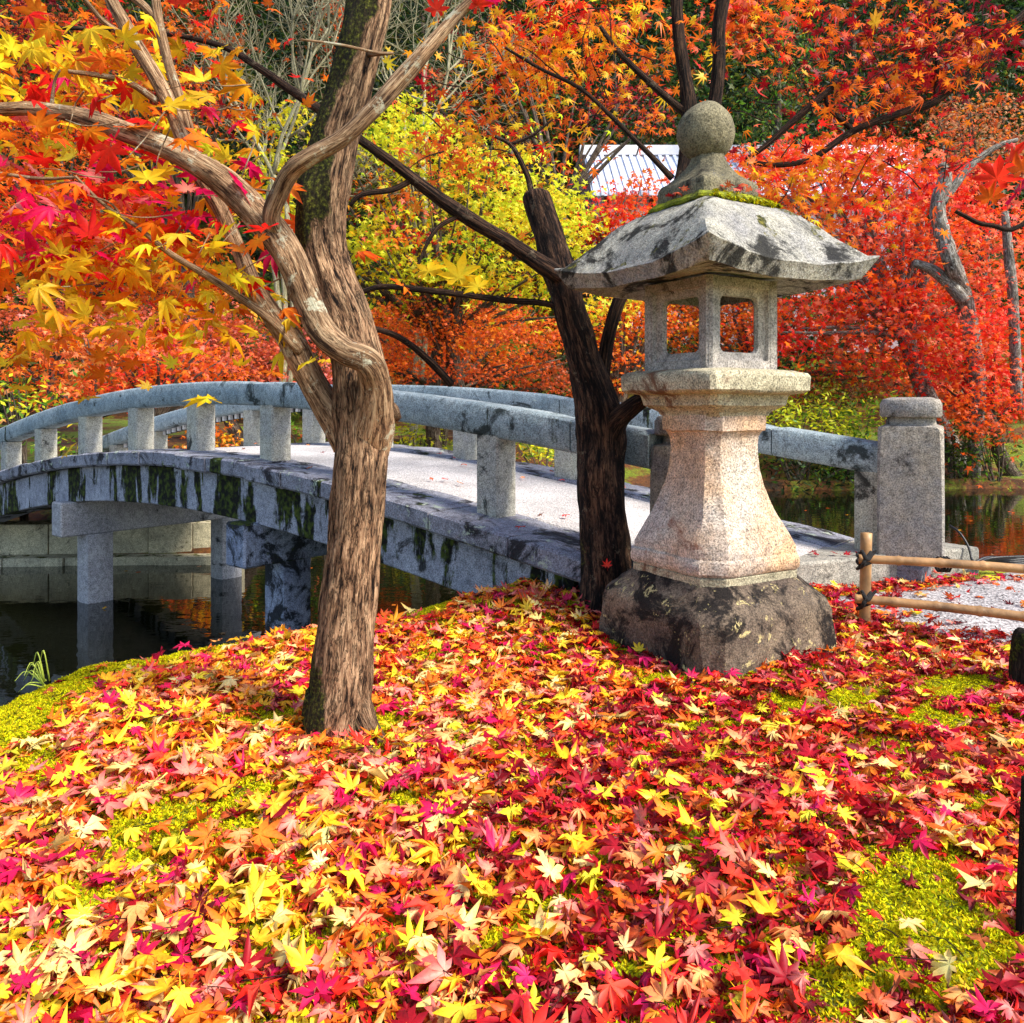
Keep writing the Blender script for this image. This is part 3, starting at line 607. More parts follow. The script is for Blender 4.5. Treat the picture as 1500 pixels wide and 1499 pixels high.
def twigs(w, n_, boxpx, Y0, Y1, r=1.4, L=(50, 130), ang=(150, 230)):
    for i in range(n_):
        x = tw.uniform(boxpx[0], boxpx[2]); y = tw.uniform(boxpx[1], boxpx[3]); Y = tw.uniform(Y0, Y1); A = R(tw.uniform(*ang)); l = tw.uniform(*L)
        pts = [tp(x, y, Y, r)]
        for k in range(1, 4): A += tw.uniform(-.35, .35); x += math.cos(A) * l / 3; y -= math.sin(A) * l / 3; pts.append(tp(x, y, Y + tw.uniform(-.05, .05), r * (1 - k * .22)))
        w.tube(pts, 5, 3)
w = Wood(); twigs(w, 26, (120, 120, 420, 420), 2.0, 2.6, 1.3)
o = w.build('twig', M['limb1'], main); o['kind'] = 'stuff'

t2 = thing('maple_tree', 'dark wet trunked maple with a sawn off top between bridge and lantern', 'tree', P(890, 885, 3.62))
w = Wood()
w.tube(path((888, 915, 3.62, 52), (889, 885, 3.62, 44), (888, 840, 3.62, 37), (884, 760, 3.62, 35), (880, 690, 3.62, 35), (879, 640, 3.62, 36), (876, 600, 3.62, 33), (864, 555, 3.62, 27), (848, 500, 3.62, 25), (831, 440, 3.62, 24), (815, 385, 3.62, 24), (801, 335, 3.62, 22), (789, 300, 3.62, 20), (785, 285, 3.62, 19), (784, 279, 3.62, 12)), 28, 8, .13, .004, 21)
w.tube(path((892, 640, 3.6, 22), (905, 615, 3.55, 17), (925, 597, 3.5, 14), (942, 585, 3.46, 12), (946, 582, 3.45, 7)), 14, 5, .12, .001, 22)
w.tube(path((884, 600, 3.66, 15), (884, 555, 3.66, 11), (888, 510, 3.66, 10), (900, 460, 3.66, 9.5), (916, 420, 3.66, 9), (945, 360, 3.7, 9), (985, 300, 3.75, 10), (1004, 240, 3.8, 12), (1010, 170, 3.8, 12), (1003, 110, 3.8, 10), (994, 50, 3.8, 9), (990, -20, 3.8, 9)), 14, 7, .12, .001, 23)
w.tube(path((1004, 250, 3.8, 12), (1030, 205, 3.8, 11), (1047, 150, 3.8, 10), (1053, 90, 3.8, 10), (1053, 40, 3.8, 10), (1062, -20, 3.8, 10)), 12, 6, .1, .001, 24)
w.tube(path((820, 405, 3.58, 14), (785, 382, 3.52, 13), (740, 352, 3.48, 11), (690, 322, 3.44, 11), (640, 288, 3.4, 10), (590, 250, 3.36, 8), (545, 217, 3.32, 7), (500, 185, 3.3, 7), (460, 155, 3.3, 7), (420, 128, 3.3, 6.5), (380, 100, 3.3, 5.5), (330, 70, 3.3, 4.5), (260, 52, 3.3, 3.5), (180, 45, 3.3, 3), (60, 40, 3.3, 2.5)), 12, 6, .1, 0, 25)
w.tube(path((606, 262, 3.38, 5), (575, 278, 3.35, 4.5), (530, 285, 3.3, 4), (512, 302, 3.3, 3)), 8, 4)
w.tube(path((668, 318, 3.42, 4), (640, 335, 3.4, 3.5), (622, 365, 3.38, 2.5), (612, 390, 3.36, 2)), 8, 4)
w.tube(path((779, 288, 3.6, 5), (774, 262, 3.6, 4.5), (762, 235, 3.6, 4), (748, 212, 3.6, 3.5), (725, 200, 3.6, 2.5)), 8, 4); w.tube(path((748, 212, 3.6, 3), (780, 198, 3.6, 2), (810, 175, 3.6, 1.5)), 6, 4)
w.tube(path((660, 562, 3.9, 6), (640, 540, 3.8, 6), (610, 512, 3.7, 5), (580, 492, 3.6, 4.5), (550, 482, 3.5, 4), (532, 478, 3.4, 3.5)), 8, 4)
w.tube(path((838, 460, 3.6, 5), (800, 445, 3.6, 5), (740, 440, 3.6, 5), (680, 432, 3.55, 5), (620, 425, 3.5, 5), (560, 420, 3.5, 4.5), (520, 432, 3.5, 4)), 8, 4)
w.tube(path((985, 262, 3.8, 5), (950, 225, 3.8, 4), (900, 175, 3.8, 3.5), (850, 130, 3.8, 3), (790, 100, 3.8, 2.5), (740, 70, 3.8, 2)), 8, 4)
w.tube(path((1006, 165, 3.8, 8), (985, 150, 3.8, 6), (940, 110, 3.8, 5), (905, 75, 3.8, 4), (880, 40, 3.8, 3)), 8, 4)
twigs(w, 40, (640, 0, 980, 240), 3.6, 4.6, 1.2, (40, 110), (40, 200))
w.build('trunk', M['bark2'], t2)
# red tree whose limbs hang in from the right edge
t3 = thing('maple_tree', 'crimson and orange maple reaching its dark branches in from the right edge', 'tree', (4.3, 5.2, gz(4.3, 5.2)))
w = Wood(); g = t3.location
w.tube([(g.x, g.y, g.z - .1, .16), (4.25, 5.2, 1.0, .12), (4.3, 5.1, 2.2, .10), tp(1720, 40, 5.0, 20), tp(1700, -120, 5.0, 16)], 14, 6, .1)
w.tube([tp(1730, 60, 5.0, 14), tp(1600, -20, 4.9, 9), tp(1500, 20, 4.8, 5), tp(1440, 90, 4.8, 5), tp(1370, 148, 4.8, 6), tp(1330, 162, 4.8, 5.5), tp(1250, 192, 4.8, 5), tp(1190, 232, 4.8, 4.5), tp(1140, 242, 4.8, 4), tp(1100, 238, 4.8, 3.5)], 8, 5)
w.tube([tp(1370, 150, 4.8, 4), tp(1373, 110, 4.8, 3.5), tp(1372, 70, 4.8, 3)], 6, 4)
w.tube([tp(1250, 192, 4.8, 4), tp(1210, 150, 4.8, 3), tp(1225, 110, 4.8, 2)], 6, 4)
w.tube([tp(1090, 235, 4.8, 3), tp(1120, 215, 4.8, 4), tp(1165, 175, 4.8, 5), tp(1200, 145, 4.8, 5), tp(1240, 110, 4.8, 4)], 8, 4)
w.tube([tp(1400, 310, 4.9, 3), tp(1450, 330, 4.9, 3.5), tp(1520, 310, 4.9, 4), tp(1720, 60, 5.0, 9)], 8, 5)
twigs(w, 40, (1100, 0, 1480, 300), 4.4, 5.4, 1.1, (40, 110), (20, 200))
w.build('trunk', M['bark2'], t3)

# ------------------------------------------------------------------ crowns
def blobs(bl, lf, cover, mix, lod, clus=26, flat=.38, ds=.9):
    """bl rows: px, py, Y, rx, ry (pixels in the 1500 px photo), optional own mix; returns clumped leaf positions"""
    out = []; cols = [[], []]; sz = []
    for row in bl:
        px, py, Y, rx, ry = row[:5]; mx = row[5] if len(row) > 5 else mix; cv = row[6] if len(row) > 6 else cover
        l = row[7] if len(row) > 7 else lf
        n_ = int(cv * 3.1 * math.pi * rx * ry / (l * l * .55)); k = max(3, n_ // clus); m = Y / F
        d = rng.normal(size=(k, 3)); d /= np.linalg.norm(d, axis=1)[:, None]; d *= rng.uniform(.12, 1, (k, 1)) ** .5
        c = d * np.array([rx * m, max(rx, ry) * m * ds, ry * m]) + np.array(P(px, py, Y))
        j = rng.integers(0, k, n_); cr = rng.uniform(1.2, 3.2, (k, 1))[j] * l * m
        off = rng.normal(size=(n_, 3)) * cr * np.array([1, 1, flat]); off[:, 2] -= .12 * (off[:, 0] ** 2 + off[:, 1] ** 2) / (cr[:, 0] + 1e-6)
        p = c[j] + off; out.append(p); sz.append(rng.uniform(.40, .72, n_) * l * m)
        # a clump keeps one main colour
        ci, cc = colours(k, mx, .10); a2, b2 = colours(n_, mx, .15); sel = rng.random((n_, 1)) < .6
        cols[0].append(np.where(sel, ci[j], a2)); cols[1].append(np.where(sel, cc[j], b2))
    return np.concatenate(out), np.concatenate(sz), (np.concatenate(cols[0]), np.concatenate(cols[1]))
def crown(parent, bl, lf, cover, mix, lod, mat=None, tilt=(.2, 1.3), name='crown', **k):
    p, s, c = blobs(bl, lf, cover, mix, lod, **k); return cloud(name, p, s, rng.uniform(*tilt, len(p)), c, mat or M['leaf'], lod, parent, curl=.3)

YG = {'yellow': 5, 'gold': 4, 'orange': 1.5}; RO = {'redor': 3, 'orange': 3, 'red': 3, 'gold': 1}; RM = {'red': 3, 'magenta': 3, 'orange': 2, 'pink': 2, 'gold': 1}
crown(main, [(70, 100, 2.6, 90, 45, YG), (150, 95, 2.7, 80, 40, YG), (40, 40, 2.7, 60, 35, YG), (110, 130, 2.5, 70, 30, YG), (30, 90, 2.4, 50, 40, {'red': 2, 'redor': 2, 'orange': 1}),
    (40, 225, 2.3, 90, 40, RO), (110, 260, 2.45, 95, 40, RM), (20, 290, 2.2, 60, 40, RM), (200, 240, 2.55, 70, 35, RM), (60, 330, 2.25, 90, 40, RO), (170, 310, 2.45, 95, 40, RM), (245, 300, 2.6, 55, 32, {'orange': 2, 'redor': 2, 'red': 1}),
    (60, 370, 2.2, 80, 35, {'orange': 3, 'yellow': 2, 'red': 2, 'olive': 1}), (160, 365, 2.3, 90, 35, {'yellow': 3, 'orange': 2, 'gold': 2, 'crimson': 1}), (235, 365, 2.6, 70, 30, YG, 3.5), (170, 420, 2.3, 85, 32, YG, 3.5), (240, 425, 2.6, 65, 30, YG, 3.5), (120, 395, 2.5, 80, 30, YG, 3), (300, 400, 2.6, 30, 40, YG, 1.0), (200, 460, 2.4, 60, 20, YG, .6),
    (250, 60, 3.2, 90, 60, {'orange': 3, 'redor': 3, 'red': 1}, .8, 28), (330, 130, 3.3, 60, 30, {'orange': 2, 'redor': 2}, .5, 28), (330, 228, 2.4, 24, 18, {'lime': 1, 'yellow': 2}, .8)], 54, 2.5, YG, 0, tilt=(.2, 1.0), clus=12, mat=M['leaf_near'])
def leafpart(parent, px, py, Y, wpx, key, pitch, roll, yaw):
    ci, cc = colours(1, {key: 1}, .04); o = cloud('leaf', np.zeros((1, 3)), np.ones(1), np.zeros(1), (ci, cc), M['leaf'], 0, curl=.2, jit=.12, yaw=np.zeros(1))
    o.scale = (wpx / F * Y * .56,) * 3; o.location = P(px, py, Y); o.rotation_euler = (R(pitch), R(roll), R(yaw)); o.parent = parent; o.matrix_parent_inverse = Matrix.LocRotScale(parent.location, parent.rotation_euler, None).inverted()
for a_ in ((628, 398, 2.0, 62, 'yellow', 35, 10, 200), (672, 408, 1.95, 88, 'yellow', 40, -8, 190), (700, 420, 1.98, 60, 'yellow', 30, 20, 150), (640, 15, 2.2, 50, 'scarlet', 60, 0, 170), (700, 8, 2.2, 60, 'scarlet', 50, 20, 200), (722, 2, 2.25, 45, 'magenta', 60, 0, 160), (392, 6, 2.2, 26, 'redor', 60, 0, 190), (262, 4, 2.2, 46, 'scarlet', 60, 0, 180), (330, 232, 2.15, 46, 'yellow', 75, 5, 180), (308, 222, 2.2, 36, 'lime', 60, 5, 150)): leafpart(main, *a_)
OY = {'orange': 4, 'gold': 3, 'yellow': 1, 'redor': 3, 'red': 1}
crown(t2, [(860, 40, 4.2, 110, 60, OY), (760, 60, 4.3, 80, 60, OY), (950, 40, 4.2, 70, 50, OY), (800, 110, 4.3, 60, 35, {'gold': 3, 'orange': 2}), (890, 110, 4.4, 70, 30, OY, .6), (700, 170, 4.4, 60, 45, OY), (690, 240, 4.4, 50, 35, {'orange': 3, 'redor': 3, 'red': 1}), (760, 180, 4.4, 80, 30, OY, .7),
    (830, 20, 4.0, 60, 30, {'scarlet': 1, 'red': 1, 'coral': 1}), (950, 195, 4.6, 50, 40, {'orange': 2, 'redor': 2}, .6), (660, 120, 4.4, 50, 30, {'crimson': 1, 'redor': 1, 'orange': 1}, .5), (620, 215, 4.4, 50, 25, {'orange': 1, 'redor': 1}, .5)], 26, 1.4, OY, 1, clus=14)
crown(t3, [(1120, 35, 4.8, 90, 50, {'orange': 3, 'redor': 3, 'coral': 2, 'crimson': 1}), (1230, 60, 4.9, 90, 50, {'crimson': 2, 'maroon': 1, 'red': 1, 'redor': 1}, .9), (1330, 60, 4.9, 110, 60, {'crimson': 3, 'redor': 2, 'orange': 2, 'maroon': 1}), (1440, 60, 4.9, 90, 60, {'crimson': 3, 'maroon': 2, 'orange': 1}), (1270, 120, 4.9, 90, 45, {'orange': 2, 'redor': 3, 'crimson': 1}), (1400, 120, 4.9, 90, 35, {'redor': 2, 'crimson': 2, 'orange': 2}, .8),
    (1160, 270, 4.8, 90, 40, OY), (1240, 270, 4.9, 90, 50, OY), (1220, 320, 5., 80, 35, OY), (1330, 230, 5.0, 80, 40, {'redor': 2, 'red': 2, 'crimson': 1}), (1120, 245, 4.6, 45, 30, OY), (1090, 20, 4.6, 60, 40, OY)], 24, 1.3, OY, 1, clus=14)
for a_ in ((1482, 235, 2.4, 70, 'scarlet', 50, 10, 200), (1460, 262, 2.4, 80, 'scarlet', 60, -8, 150), (1495, 275, 2.45, 80, 'magenta', 55, 20, 220), (1450, 290, 2.5, 60, 'redor', 60, 0, 170), (1498, 250, 2.3, 70, 'redor', 70, 0, 180), (1282, 34, 2.6, 44, 'gold', 65, 15, 200)): leafpart(t3, *a_)

# ------------------------------------------------------------------ background trees
BG = [0]
def bgtree(label, base, bl, lf, cover, mix, lod=2, bk='bark3', rpx=10, group='maples across the pond', cat='tree', name='maple_tree', limbs=7, lean=None, **k):
    """base (px, Y): trunk foot"""
    px, Y = base; x = (px - CX) / F * Y; z = gz(x, Y)
    t = thing(name, label, cat, (x, Y, z), 0, group); w = Wood(); rr_ = random.Random(BG[0] + 3); BG[0] += 1; m = Y / F
    top = Vector(np.mean([np.array(P(b_[0], b_[1], b_[2])) for b_ in bl], 0)); foot = Vector((x, Y, z - .2)); fork = foot.lerp(top, .55); r0 = rpx * m
    mid = foot.lerp(fork, .5) + Vector((rr_.uniform(-.15, .15), 0, 0))
    w.tube([(*foot, r0 * 1.3), (*mid, r0), (*fork, r0 * .75), (*(fork.lerp(top, .8)), r0 * .35)], 8, 4, .1)
    for b_ in bl:
        for q_ in range(limbs if len(bl) < 4 else max(2, limbs // 2)):
            a = rr_.uniform(0, 6.28); e = P(b_[0], b_[1], b_[2]) + Vector((math.cos(a) * b_[3] * m * .8, rr_.uniform(-.5, .5) * b_[3] * m, math.sin(a) * b_[4] * m * .8))
            mm = fork.lerp(e, .5) + Vector((rr_.uniform(-.1, .1), 0, rr_.uniform(-.05, .12))) * b_[3] * m
            w.tube([(*fork, r0 * .45), (*mm, r0 * .25), (*e, r0 * .08)], 5, 3)
    w.build('trunk', M[bk], t)
    crown(t, bl, lf, cover, mix, lod, **k); return t
OR = {'orange': 4, 'redor': 3, 'peach': 2, 'rust': 2, 'gold': 1}
bgtree('low orange maple behind the left end of the bridge', (150, 11.2), [(70, 515, 11.4, 110, 48), (210, 520, 11.2, 120, 42), (120, 565, 10.8, 130, 22)], 14, 1.5, OR)
bgtree('bright red and orange maple just above the left handrail', (190, 10.6), [(200, 545, 10.5, 60, 30, {'scarlet': 2, 'redor': 2}), (300, 545, 10.8, 90, 30), (260, 515, 11, 100, 30)], 14, 1.4, {'redor': 3, 'orange': 2, 'coral': 2})
bgtree('muted salmon maple filling the gap left of the forked trunk', (380, 13), [(360, 500, 13.2, 130, 60), (250, 480, 13.4, 120, 45), (440, 540, 13, 90, 35), (60, 460, 13.5, 100, 45)], 9, 1.6, {'rust': 3, 'coral': 2, 'pink': 2, 'redor': 1})
bgtree('reddish brown maple behind the yellow leaves at upper left', (60, 15.5), [(80, 60, 15.5, 130, 70, {'maroon': 2, 'rust': 2, 'redor': 2}), (60, 180, 15.5, 110, 60, {'orange': 2, 'redor': 2}), (90, 320, 15, 130, 90, {'redor': 2, 'red': 1, 'orange': 2}), (250, 380, 15, 100, 60, {'orange': 2, 'redor': 2, 'rust': 1})], 10, 1.5, OR)
bgtree('orange maple behind the pale upright limbs at upper left', (300, 14), [(210, 90, 13, 80, 60), (290, 50, 13, 50, 40, {'rust': 2, 'redor': 2, 'tan': 1}), (290, 160, 12.6, 70, 50), (200, 190, 13, 80, 40)], 12, .8, {'redor': 3, 'orange': 3, 'crimson': 1})
bgtree('yellow green maple glowing between the two near trunks', (640, 15.2), [(590, 200, 14, 65, 60), (740, 260, 14, 110, 60, {'lime': 4, 'yellow': 3, 'gold': 1}), (560, 380, 14, 80, 60), (680, 410, 14.2, 120, 40), (820, 330, 14, 70, 60, {'lime': 5, 'yellow': 2}), (640, 300, 14.5, 110, 60, {'lime': 2, 'olive': 1, 'yellow': 1}), (850, 420, 14.4, 80, 50, {'yellow': 3, 'lime': 2, 'gold': 1}), (390, 265, 13.4, 80, 60, {'lime': 3, 'yellow': 2}), (450, 190, 14.6, 50, 30), (590, 190, 12.6, 60, 45, {'lime': 5, 'yellow': 1}), (760, 300, 12.6, 90, 40, {'lime': 4, 'yellow': 2}), (620, 385, 12.8, 90, 34, {'lime': 3, 'gold': 1, 'orange': 1}), (560, 330, 13, 50, 40, {'lime': 2, 'coral': 1, 'gold': 1}), (740, 370, 13, 80, 40, {'lime': 3, 'yellow': 2, 'green': 1})], 14, 1.45, {'lime': 5, 'yellow': 3, 'green': 1})
bgtree('tangerine maple threaded in front of the yellow green crown', (700, 15.0), [(580, 265, 13, 45, 30), (680, 220, 12.8, 60, 40), (600, 320, 13, 40, 24, {'red': 1, 'redor': 2, 'orange': 1}), (640, 350, 13, 50, 25, {'crimson': 2, 'redor': 1})], 12, .55, OR)
bgtree('rust orange maple just above the bridge handrail at centre', (640, 17), [(600, 490, 16.8, 110, 60), (740, 500, 16.8, 110, 50), (690, 450, 17, 120, 35), (560, 540, 16.6, 80, 28), (780, 545, 16.6, 90, 30, {'rust': 3, 'brown': 2, 'redor': 1}), (620, 465, 13.4, 90, 26), (720, 490, 13.2, 90, 30), (580, 520, 13.4, 60, 26), (680, 545, 13.3, 70, 16, {'rust': 2, 'redor': 1})], 9, 1.5, {'orange': 4, 'redor': 3, 'rust': 2})
bgtree('orange maple between the dark trunk and the lantern', (900, 17.6), [(900, 480, 17.6, 70, 60), (910, 550, 17.4, 60, 30), (960, 450, 17.6, 60, 40)], 9, 1.4, {'orange': 3, 'redor': 2, 'yellow': 1})
bgtree('small red maple below the white roof beside the lantern roof', (900, 19), [(900, 310, 18.6, 50, 34, {'scarlet': 3, 'redor': 1}), (960, 290, 18.6, 60, 40), (890, 350, 18.6, 60, 35, {'redor': 2, 'red': 1})], 11, 1.5, {'redor': 3, 'orange': 1, 'coral': 1})
bgtree('broad scarlet maple with pale lichened trunk on the right bank', (1410, 18.4), [(1300, 330, 18, 110, 60), (1400, 300, 18, 120, 60, {'redor': 2, 'coral': 2, 'red': 1}), (1420, 380, 18, 110, 60, {'coral': 2, 'redor': 2, 'peach': 1}), (1200, 440, 17.8, 90, 60), (1160, 265, 18.5, 110, 42), (1300, 262, 18.5, 100, 40), (1080, 290, 18.5, 70, 40), (1180, 236, 18.6, 110, 22), (1300, 236, 18.6, 90, 22), (1150, 222, 18.6, 80, 24), (1270, 212, 18.6, 90, 22), (1290, 470, 17.8, 100, 60), (1180, 505, 17.6, 70, 28, {'red': 2, 'redor': 2}), (1330, 420, 18, 90, 50)], 14, 1.5, {'scarlet': 3, 'redor': 4, 'coral': 3}, bk='bark4', rpx=14)
bgtree('vivid red maple low at the right edge over the newel post', (1490, 17.9), [(1430, 470, 17.4, 80, 50), (1390, 530, 17.2, 70, 40), (1470, 550, 17.2, 60, 50), (1430, 600, 17.1, 50, 28, {'redor': 2, 'rust': 1}), (1420, 640, 17, 26, 22, {'rust': 2, 'redor': 1}, .7)], 15, 1.6, {'scarlet': 5, 'red': 1, 'redor': 1})
bgtree('orange red maple behind the lantern light chamber', (1130, 19.2), [(1090, 470, 19.4, 90, 50), (1020, 480, 19.4, 70, 50), (1220, 550, 19, 90, 20, {'redor': 2, 'rust': 2, 'orange': 1}), (1000, 420, 19.5, 90, 50)], 9, 1.4, OR)
bgtree('brownish orange maple at the far upper right', (1450, 26), [(1430, 185, 25, 70, 45), (1480, 230, 25, 50, 40), (1390, 250, 25, 50, 30)], 8, 1.3, {'tan': 3, 'rust': 2, 'orange': 1})
bgtree('dusky crimson maple high above the lantern', (900, 27), [(900, 160, 26, 90, 40), (720, 80, 26, 60, 60), (640, 130, 26, 60, 30, {'rust': 1, 'crimson': 1, 'tan': 1})], 8, .45, {'crimson': 2, 'maroon': 2, 'rust': 2})
# lichened limbs of the scarlet maple seen in front of its leaves
lt = thing('maple_tree', 'pale lichen spotted maple stem forking among the red leaves at right', 'tree', ((1425 - CX) / F * 17.7, 17.7, gz((1425 - CX) / F * 17.7, 17.7)), 0, 'maples across the pond'); w = Wood()
fx = lt.location
w.tube([(fx.x, fx.y, fx.z - .2, .14), tp(1432, 560, 16.9, 11), tp(1412, 440, 16.4, 12), tp(1395, 390, 15.8, 12), tp(1380, 340, 15.8, 11), tp(1373, 300, 15.8, 10), tp(1384, 262, 15.8, 10), tp(1378, 240, 15.8, 7)], 12, 6, .15)
w.tube([tp(1378, 300, 15.8, 7), tp(1400, 270, 15.8, 6), tp(1425, 240, 15.8, 5), tp(1460, 215, 15.8, 4), tp(1490, 205, 15.8, 3)], 8, 4)
w.tube([tp(1412, 440, 16, 10), tp(1390, 415, 16, 9), tp(1365, 395, 16, 8), tp(1338, 385, 16, 6)], 8, 4)
w.tube([tp(1490, 600, 16.4, 8), tp(1484, 440, 16, 7), tp(1478, 380, 16, 7), tp(1472, 310, 16, 5)], 8, 4)
w.build('trunk', M['bark4'], lt)
crown(lt, [(1350, 350, 15.8, 50, 30, None), (1450, 420, 15.9, 60, 35, None), (1470, 300, 15.8, 50, 25, None)] and [(1345, 345, 16.2, 60, 30), (1455, 425, 16.2, 60, 30), (1320, 290, 16.2, 50, 25), (1440, 330, 16.4, 50, 30), (1420, 530, 15.7, 70, 50), (1430, 470, 15.6, 60, 28), (1475, 590, 15.8, 35, 40), (1425, 610, 16, 45, 40, {'redor': 2, 'rust': 1})], 11, .8, {'scarlet': 2, 'coral': 2, 'redor': 2}, 2)

# bare pale tree and evergreens
def bare(label, foot, Y, stems, seed):
    Y = Y
    x = (foot - CX) / F * Y; z = gz(x, Y); t = thing('bare_tree', label, 'tree', (x, Y, z), 0, 'bare pale trees on the slope'); w = Wood(); rr_ = random.Random(seed); m = Y / F
    def grow(p, d, L, r, lev):
        pts = [(*p, r)]; q_ = p.copy(); k_ = 4
        for i in range(k_):
            d = (d + Vector((rr_.gauss(0, .22), rr_.gauss(0, .22), rr_.gauss(.04, .18)))).normalized(); q_ = q_ + d * L / k_; pts.append((*q_, r * (1 - .14 * (i + 1))))
            if lev > 0 and i > 0:
                for _ in range(2):
                    nd = (d + Vector((rr_.gauss(0, .65), rr_.gauss(0, .5), rr_.gauss(.1, .5)))).normalized(); grow(q_.copy(), nd, L * rr_.uniform(.5, .8), r * .55, lev - 1)
        w.tube(pts, 5 if lev > 1 else 4, 2)
    for s_ in stems:
        p = P(s_[0], s_[1], Y); d = (P(s_[2], s_[3], Y) - p); w.tube([(x, Y, z - .2, s_[4] * m * 1.3), (*((Vector((x, Y, z)) + p) / 2 + Vector((.2, 0, 0))), s_[4] * m * 1.1), (*p, s_[4] * m)], 8, 4)
        grow(p, d.normalized(), d.length, s_[4] * m, 3)
    w.build('trunk', M['bark5'], t)
bare('pale leafless tree with a tangle of twigs left of the main trunk', 400, 12.6, [(390, 310, 400, 60, 4), (420, 300, 330, 90, 3.5), (400, 260, 450, 20, 3.5)], 3)
bare('pale leafless tree with fine twigs right of the main trunk', 600, 15.4, [(620, 240, 620, 10, 3.6), (600, 240, 700, 60, 3.6), (590, 220, 560, 20, 3)], 8)
bare('pale bare stems rising out of the lime foliage at centre', 520, 15.2, [(420, 320, 350, 200, 3.5), (430, 340, 500, 250, 3.5)], 14)
def cedar(label, px, Y, w_, py0, py1, mix, group='dark evergreens on the hillside', n_=26):
    x = (px - CX) / F * Y; z = gz(x, Y); t = thing('cedar_tree', label, 'tree', (x, Y, z), 0, group); wd = Wood(); m = Y / F
    zt = EYE - (py0 - HY) * m; zb = EYE - (py1 - HY) * m
    wd.tube([(x, Y, z - .3, .22), (x, Y, (z + zt) / 2, .16), (x, Y, zt, .03)], 8, 3); wd.build('trunk', M['bark3'], t)
    bl = []
    for i in range(n_):
        f = (i + .5) / n_; a = i * 2.4; rad = w_ * (.25 + .75 * f) * .6; yy = py0 + (py1 - py0) * f
        bl.append((px + math.cos(a) * rad, yy, Y + math.sin(a) * rad * m, w_ * .34, w_ * .20))
    crown(t, bl, 9, 1.1, mix, 3, tilt=(.6, 1.5), flat=.6, ds=1); return t
EG = {'pine': 3, 'dark': 3, 'olive': 1}
cedar('dark green cedar right of the ball finial', 1140, 27, 95, 20, 330, {'pine': 4, 'olive': 2, 'green': 1, 'dark': 2})
cedar('deep green cedar high above the left tree fork', 440, 30, 120, -60, 300, {'dark': 4, 'pine': 1})
cedar('deep green cedar behind the bare twigs at top centre', 620, 32, 120, -60, 260, {'dark': 3, 'pine': 2, 'olive': 1})
cedar('shadowy cedar at the upper middle right', 900, 33, 110, 30, 320, {'dark': 3, 'pine': 2})
cedar('dark cedar half hidden by crimson leaves at upper right', 1390, 34, 130, -40, 300, {'dark': 3, 'pine': 2})
cedar('dark cedar behind the red leaves left of the upper right corner', 1250, 33, 110, -40, 300, {'dark': 3, 'pine': 3})
cedar('shadowed cedar at the upper left', 200, 33, 130, -60, 320, EG)
cedar('shadowed cedar in the far upper left corner', 20, 34, 130, -60, 320, EG)
# mass of woodland on the hill behind
n_ = 120000
yy = rng.uniform(21, 62, n_); xx = rng.uniform(-.72, .72, n_) * yy; hh = ground_z(xx, yy)
tall = 3.4 + 1.6 * np.sin(xx * .9 + 2 * np.sin(yy * .5)) + 1.2 * np.sin(yy * .8 + xx * .37)
zz = hh + np.abs(tall) * rng.uniform(0.05, 1, n_) ** .6
k_ = (np.sin(xx * .55 + 1.3 * np.sin(yy * .31)) + np.sin(yy * .47 + xx * .2)) / 2 + rng.normal(0, .18, n_)
ca, cb = colours(n_, EG, .2); r1, r2_ = colours(n_, {'rust': 3, 'redor': 2, 'crimson': 1, 'orange': 2}, .2); s_ = (k_ > .52)[:, None]
tag(cloud('woodland', np.stack([xx, yy, zz], -1), rng.uniform(.14, .28, n_) * (yy / 28), rng.uniform(.2, 1.4, n_), (np.where(s_, r1, ca), np.where(s_, r2_, cb)), M['leaf'], 2), 'mixed dark green and rust woodland covering the hillside behind', 'woodland', kind='stuff')

# shrubs on the banks
def shrub(name, label, px, py, Y, rx, ry, mix, lod=3, lf=9, cv=2.2, group='shrubs along the pond bank', flat=.8, **k):
    x = (px - CX) / F * Y; z = gz(x, Y); t = thing(name, label, 'shrub', (x, Y, z), 0, group); w = Wood(); m = Y / F; rr_ = random.Random(int(px))
    for i in range(7): a = rr_.uniform(-1, 1); w.tube([(x + a * .1, Y, z - .1, .025), (x + a * rx * m * .4, Y, (z + P(px, py, Y).z) / 2, .018), (x + a * rx * m * .8, Y + rr_.uniform(-.2, .2), P(px, py - ry * .6, Y).z, .006)], 5, 3)
    w.build('stem', M['bark3'], t); crown(t, [(px, py, Y, rx, ry)], lf, cv, mix, lod, flat=flat, name='foliage', **k); return t
GR = {'green': 4, 'lime': 3, 'olive': 1}
shrub('clipped_shrub', 'bright green low bush right of the lantern pedestal', 1165, 610, 17.0, 75, 22, {'lime': 5, 'green': 2})
shrub('clipped_shrub', 'green low bush left of the tall newel post', 1250, 614, 17.1, 60, 26, {'green': 4, 'lime': 3})
shrub('wild_shrub', 'olive and rust undergrowth above the green bushes beside the lantern', 1190, 575, 19, 90, 22, {'olive': 3, 'rust': 2, 'lime': 1})
shrub('leafy_shrub', 'glossy green bush hanging over the water at the right edge', 1460, 668, 17.2, 60, 44, {'green': 3, 'pine': 3, 'lime': 1}, 4, 14, 2.0)
shrub('leafy_shrub', 'dark green bush on the bank right of the newel post', 1400, 650, 17.4, 40, 50, {'pine': 3, 'green': 1, 'olive': 1})
shrub('dark_hedge', 'dark hedge by the water seen under the far handrail', 1180, 685, 17.0, 110, 28, {'pine': 3, 'dark': 3, 'green': 1})
shrub('dark_hedge', 'dark hedge by the water left of the newel post', 1280, 690, 17.1, 80, 25, {'pine': 3, 'dark': 3})
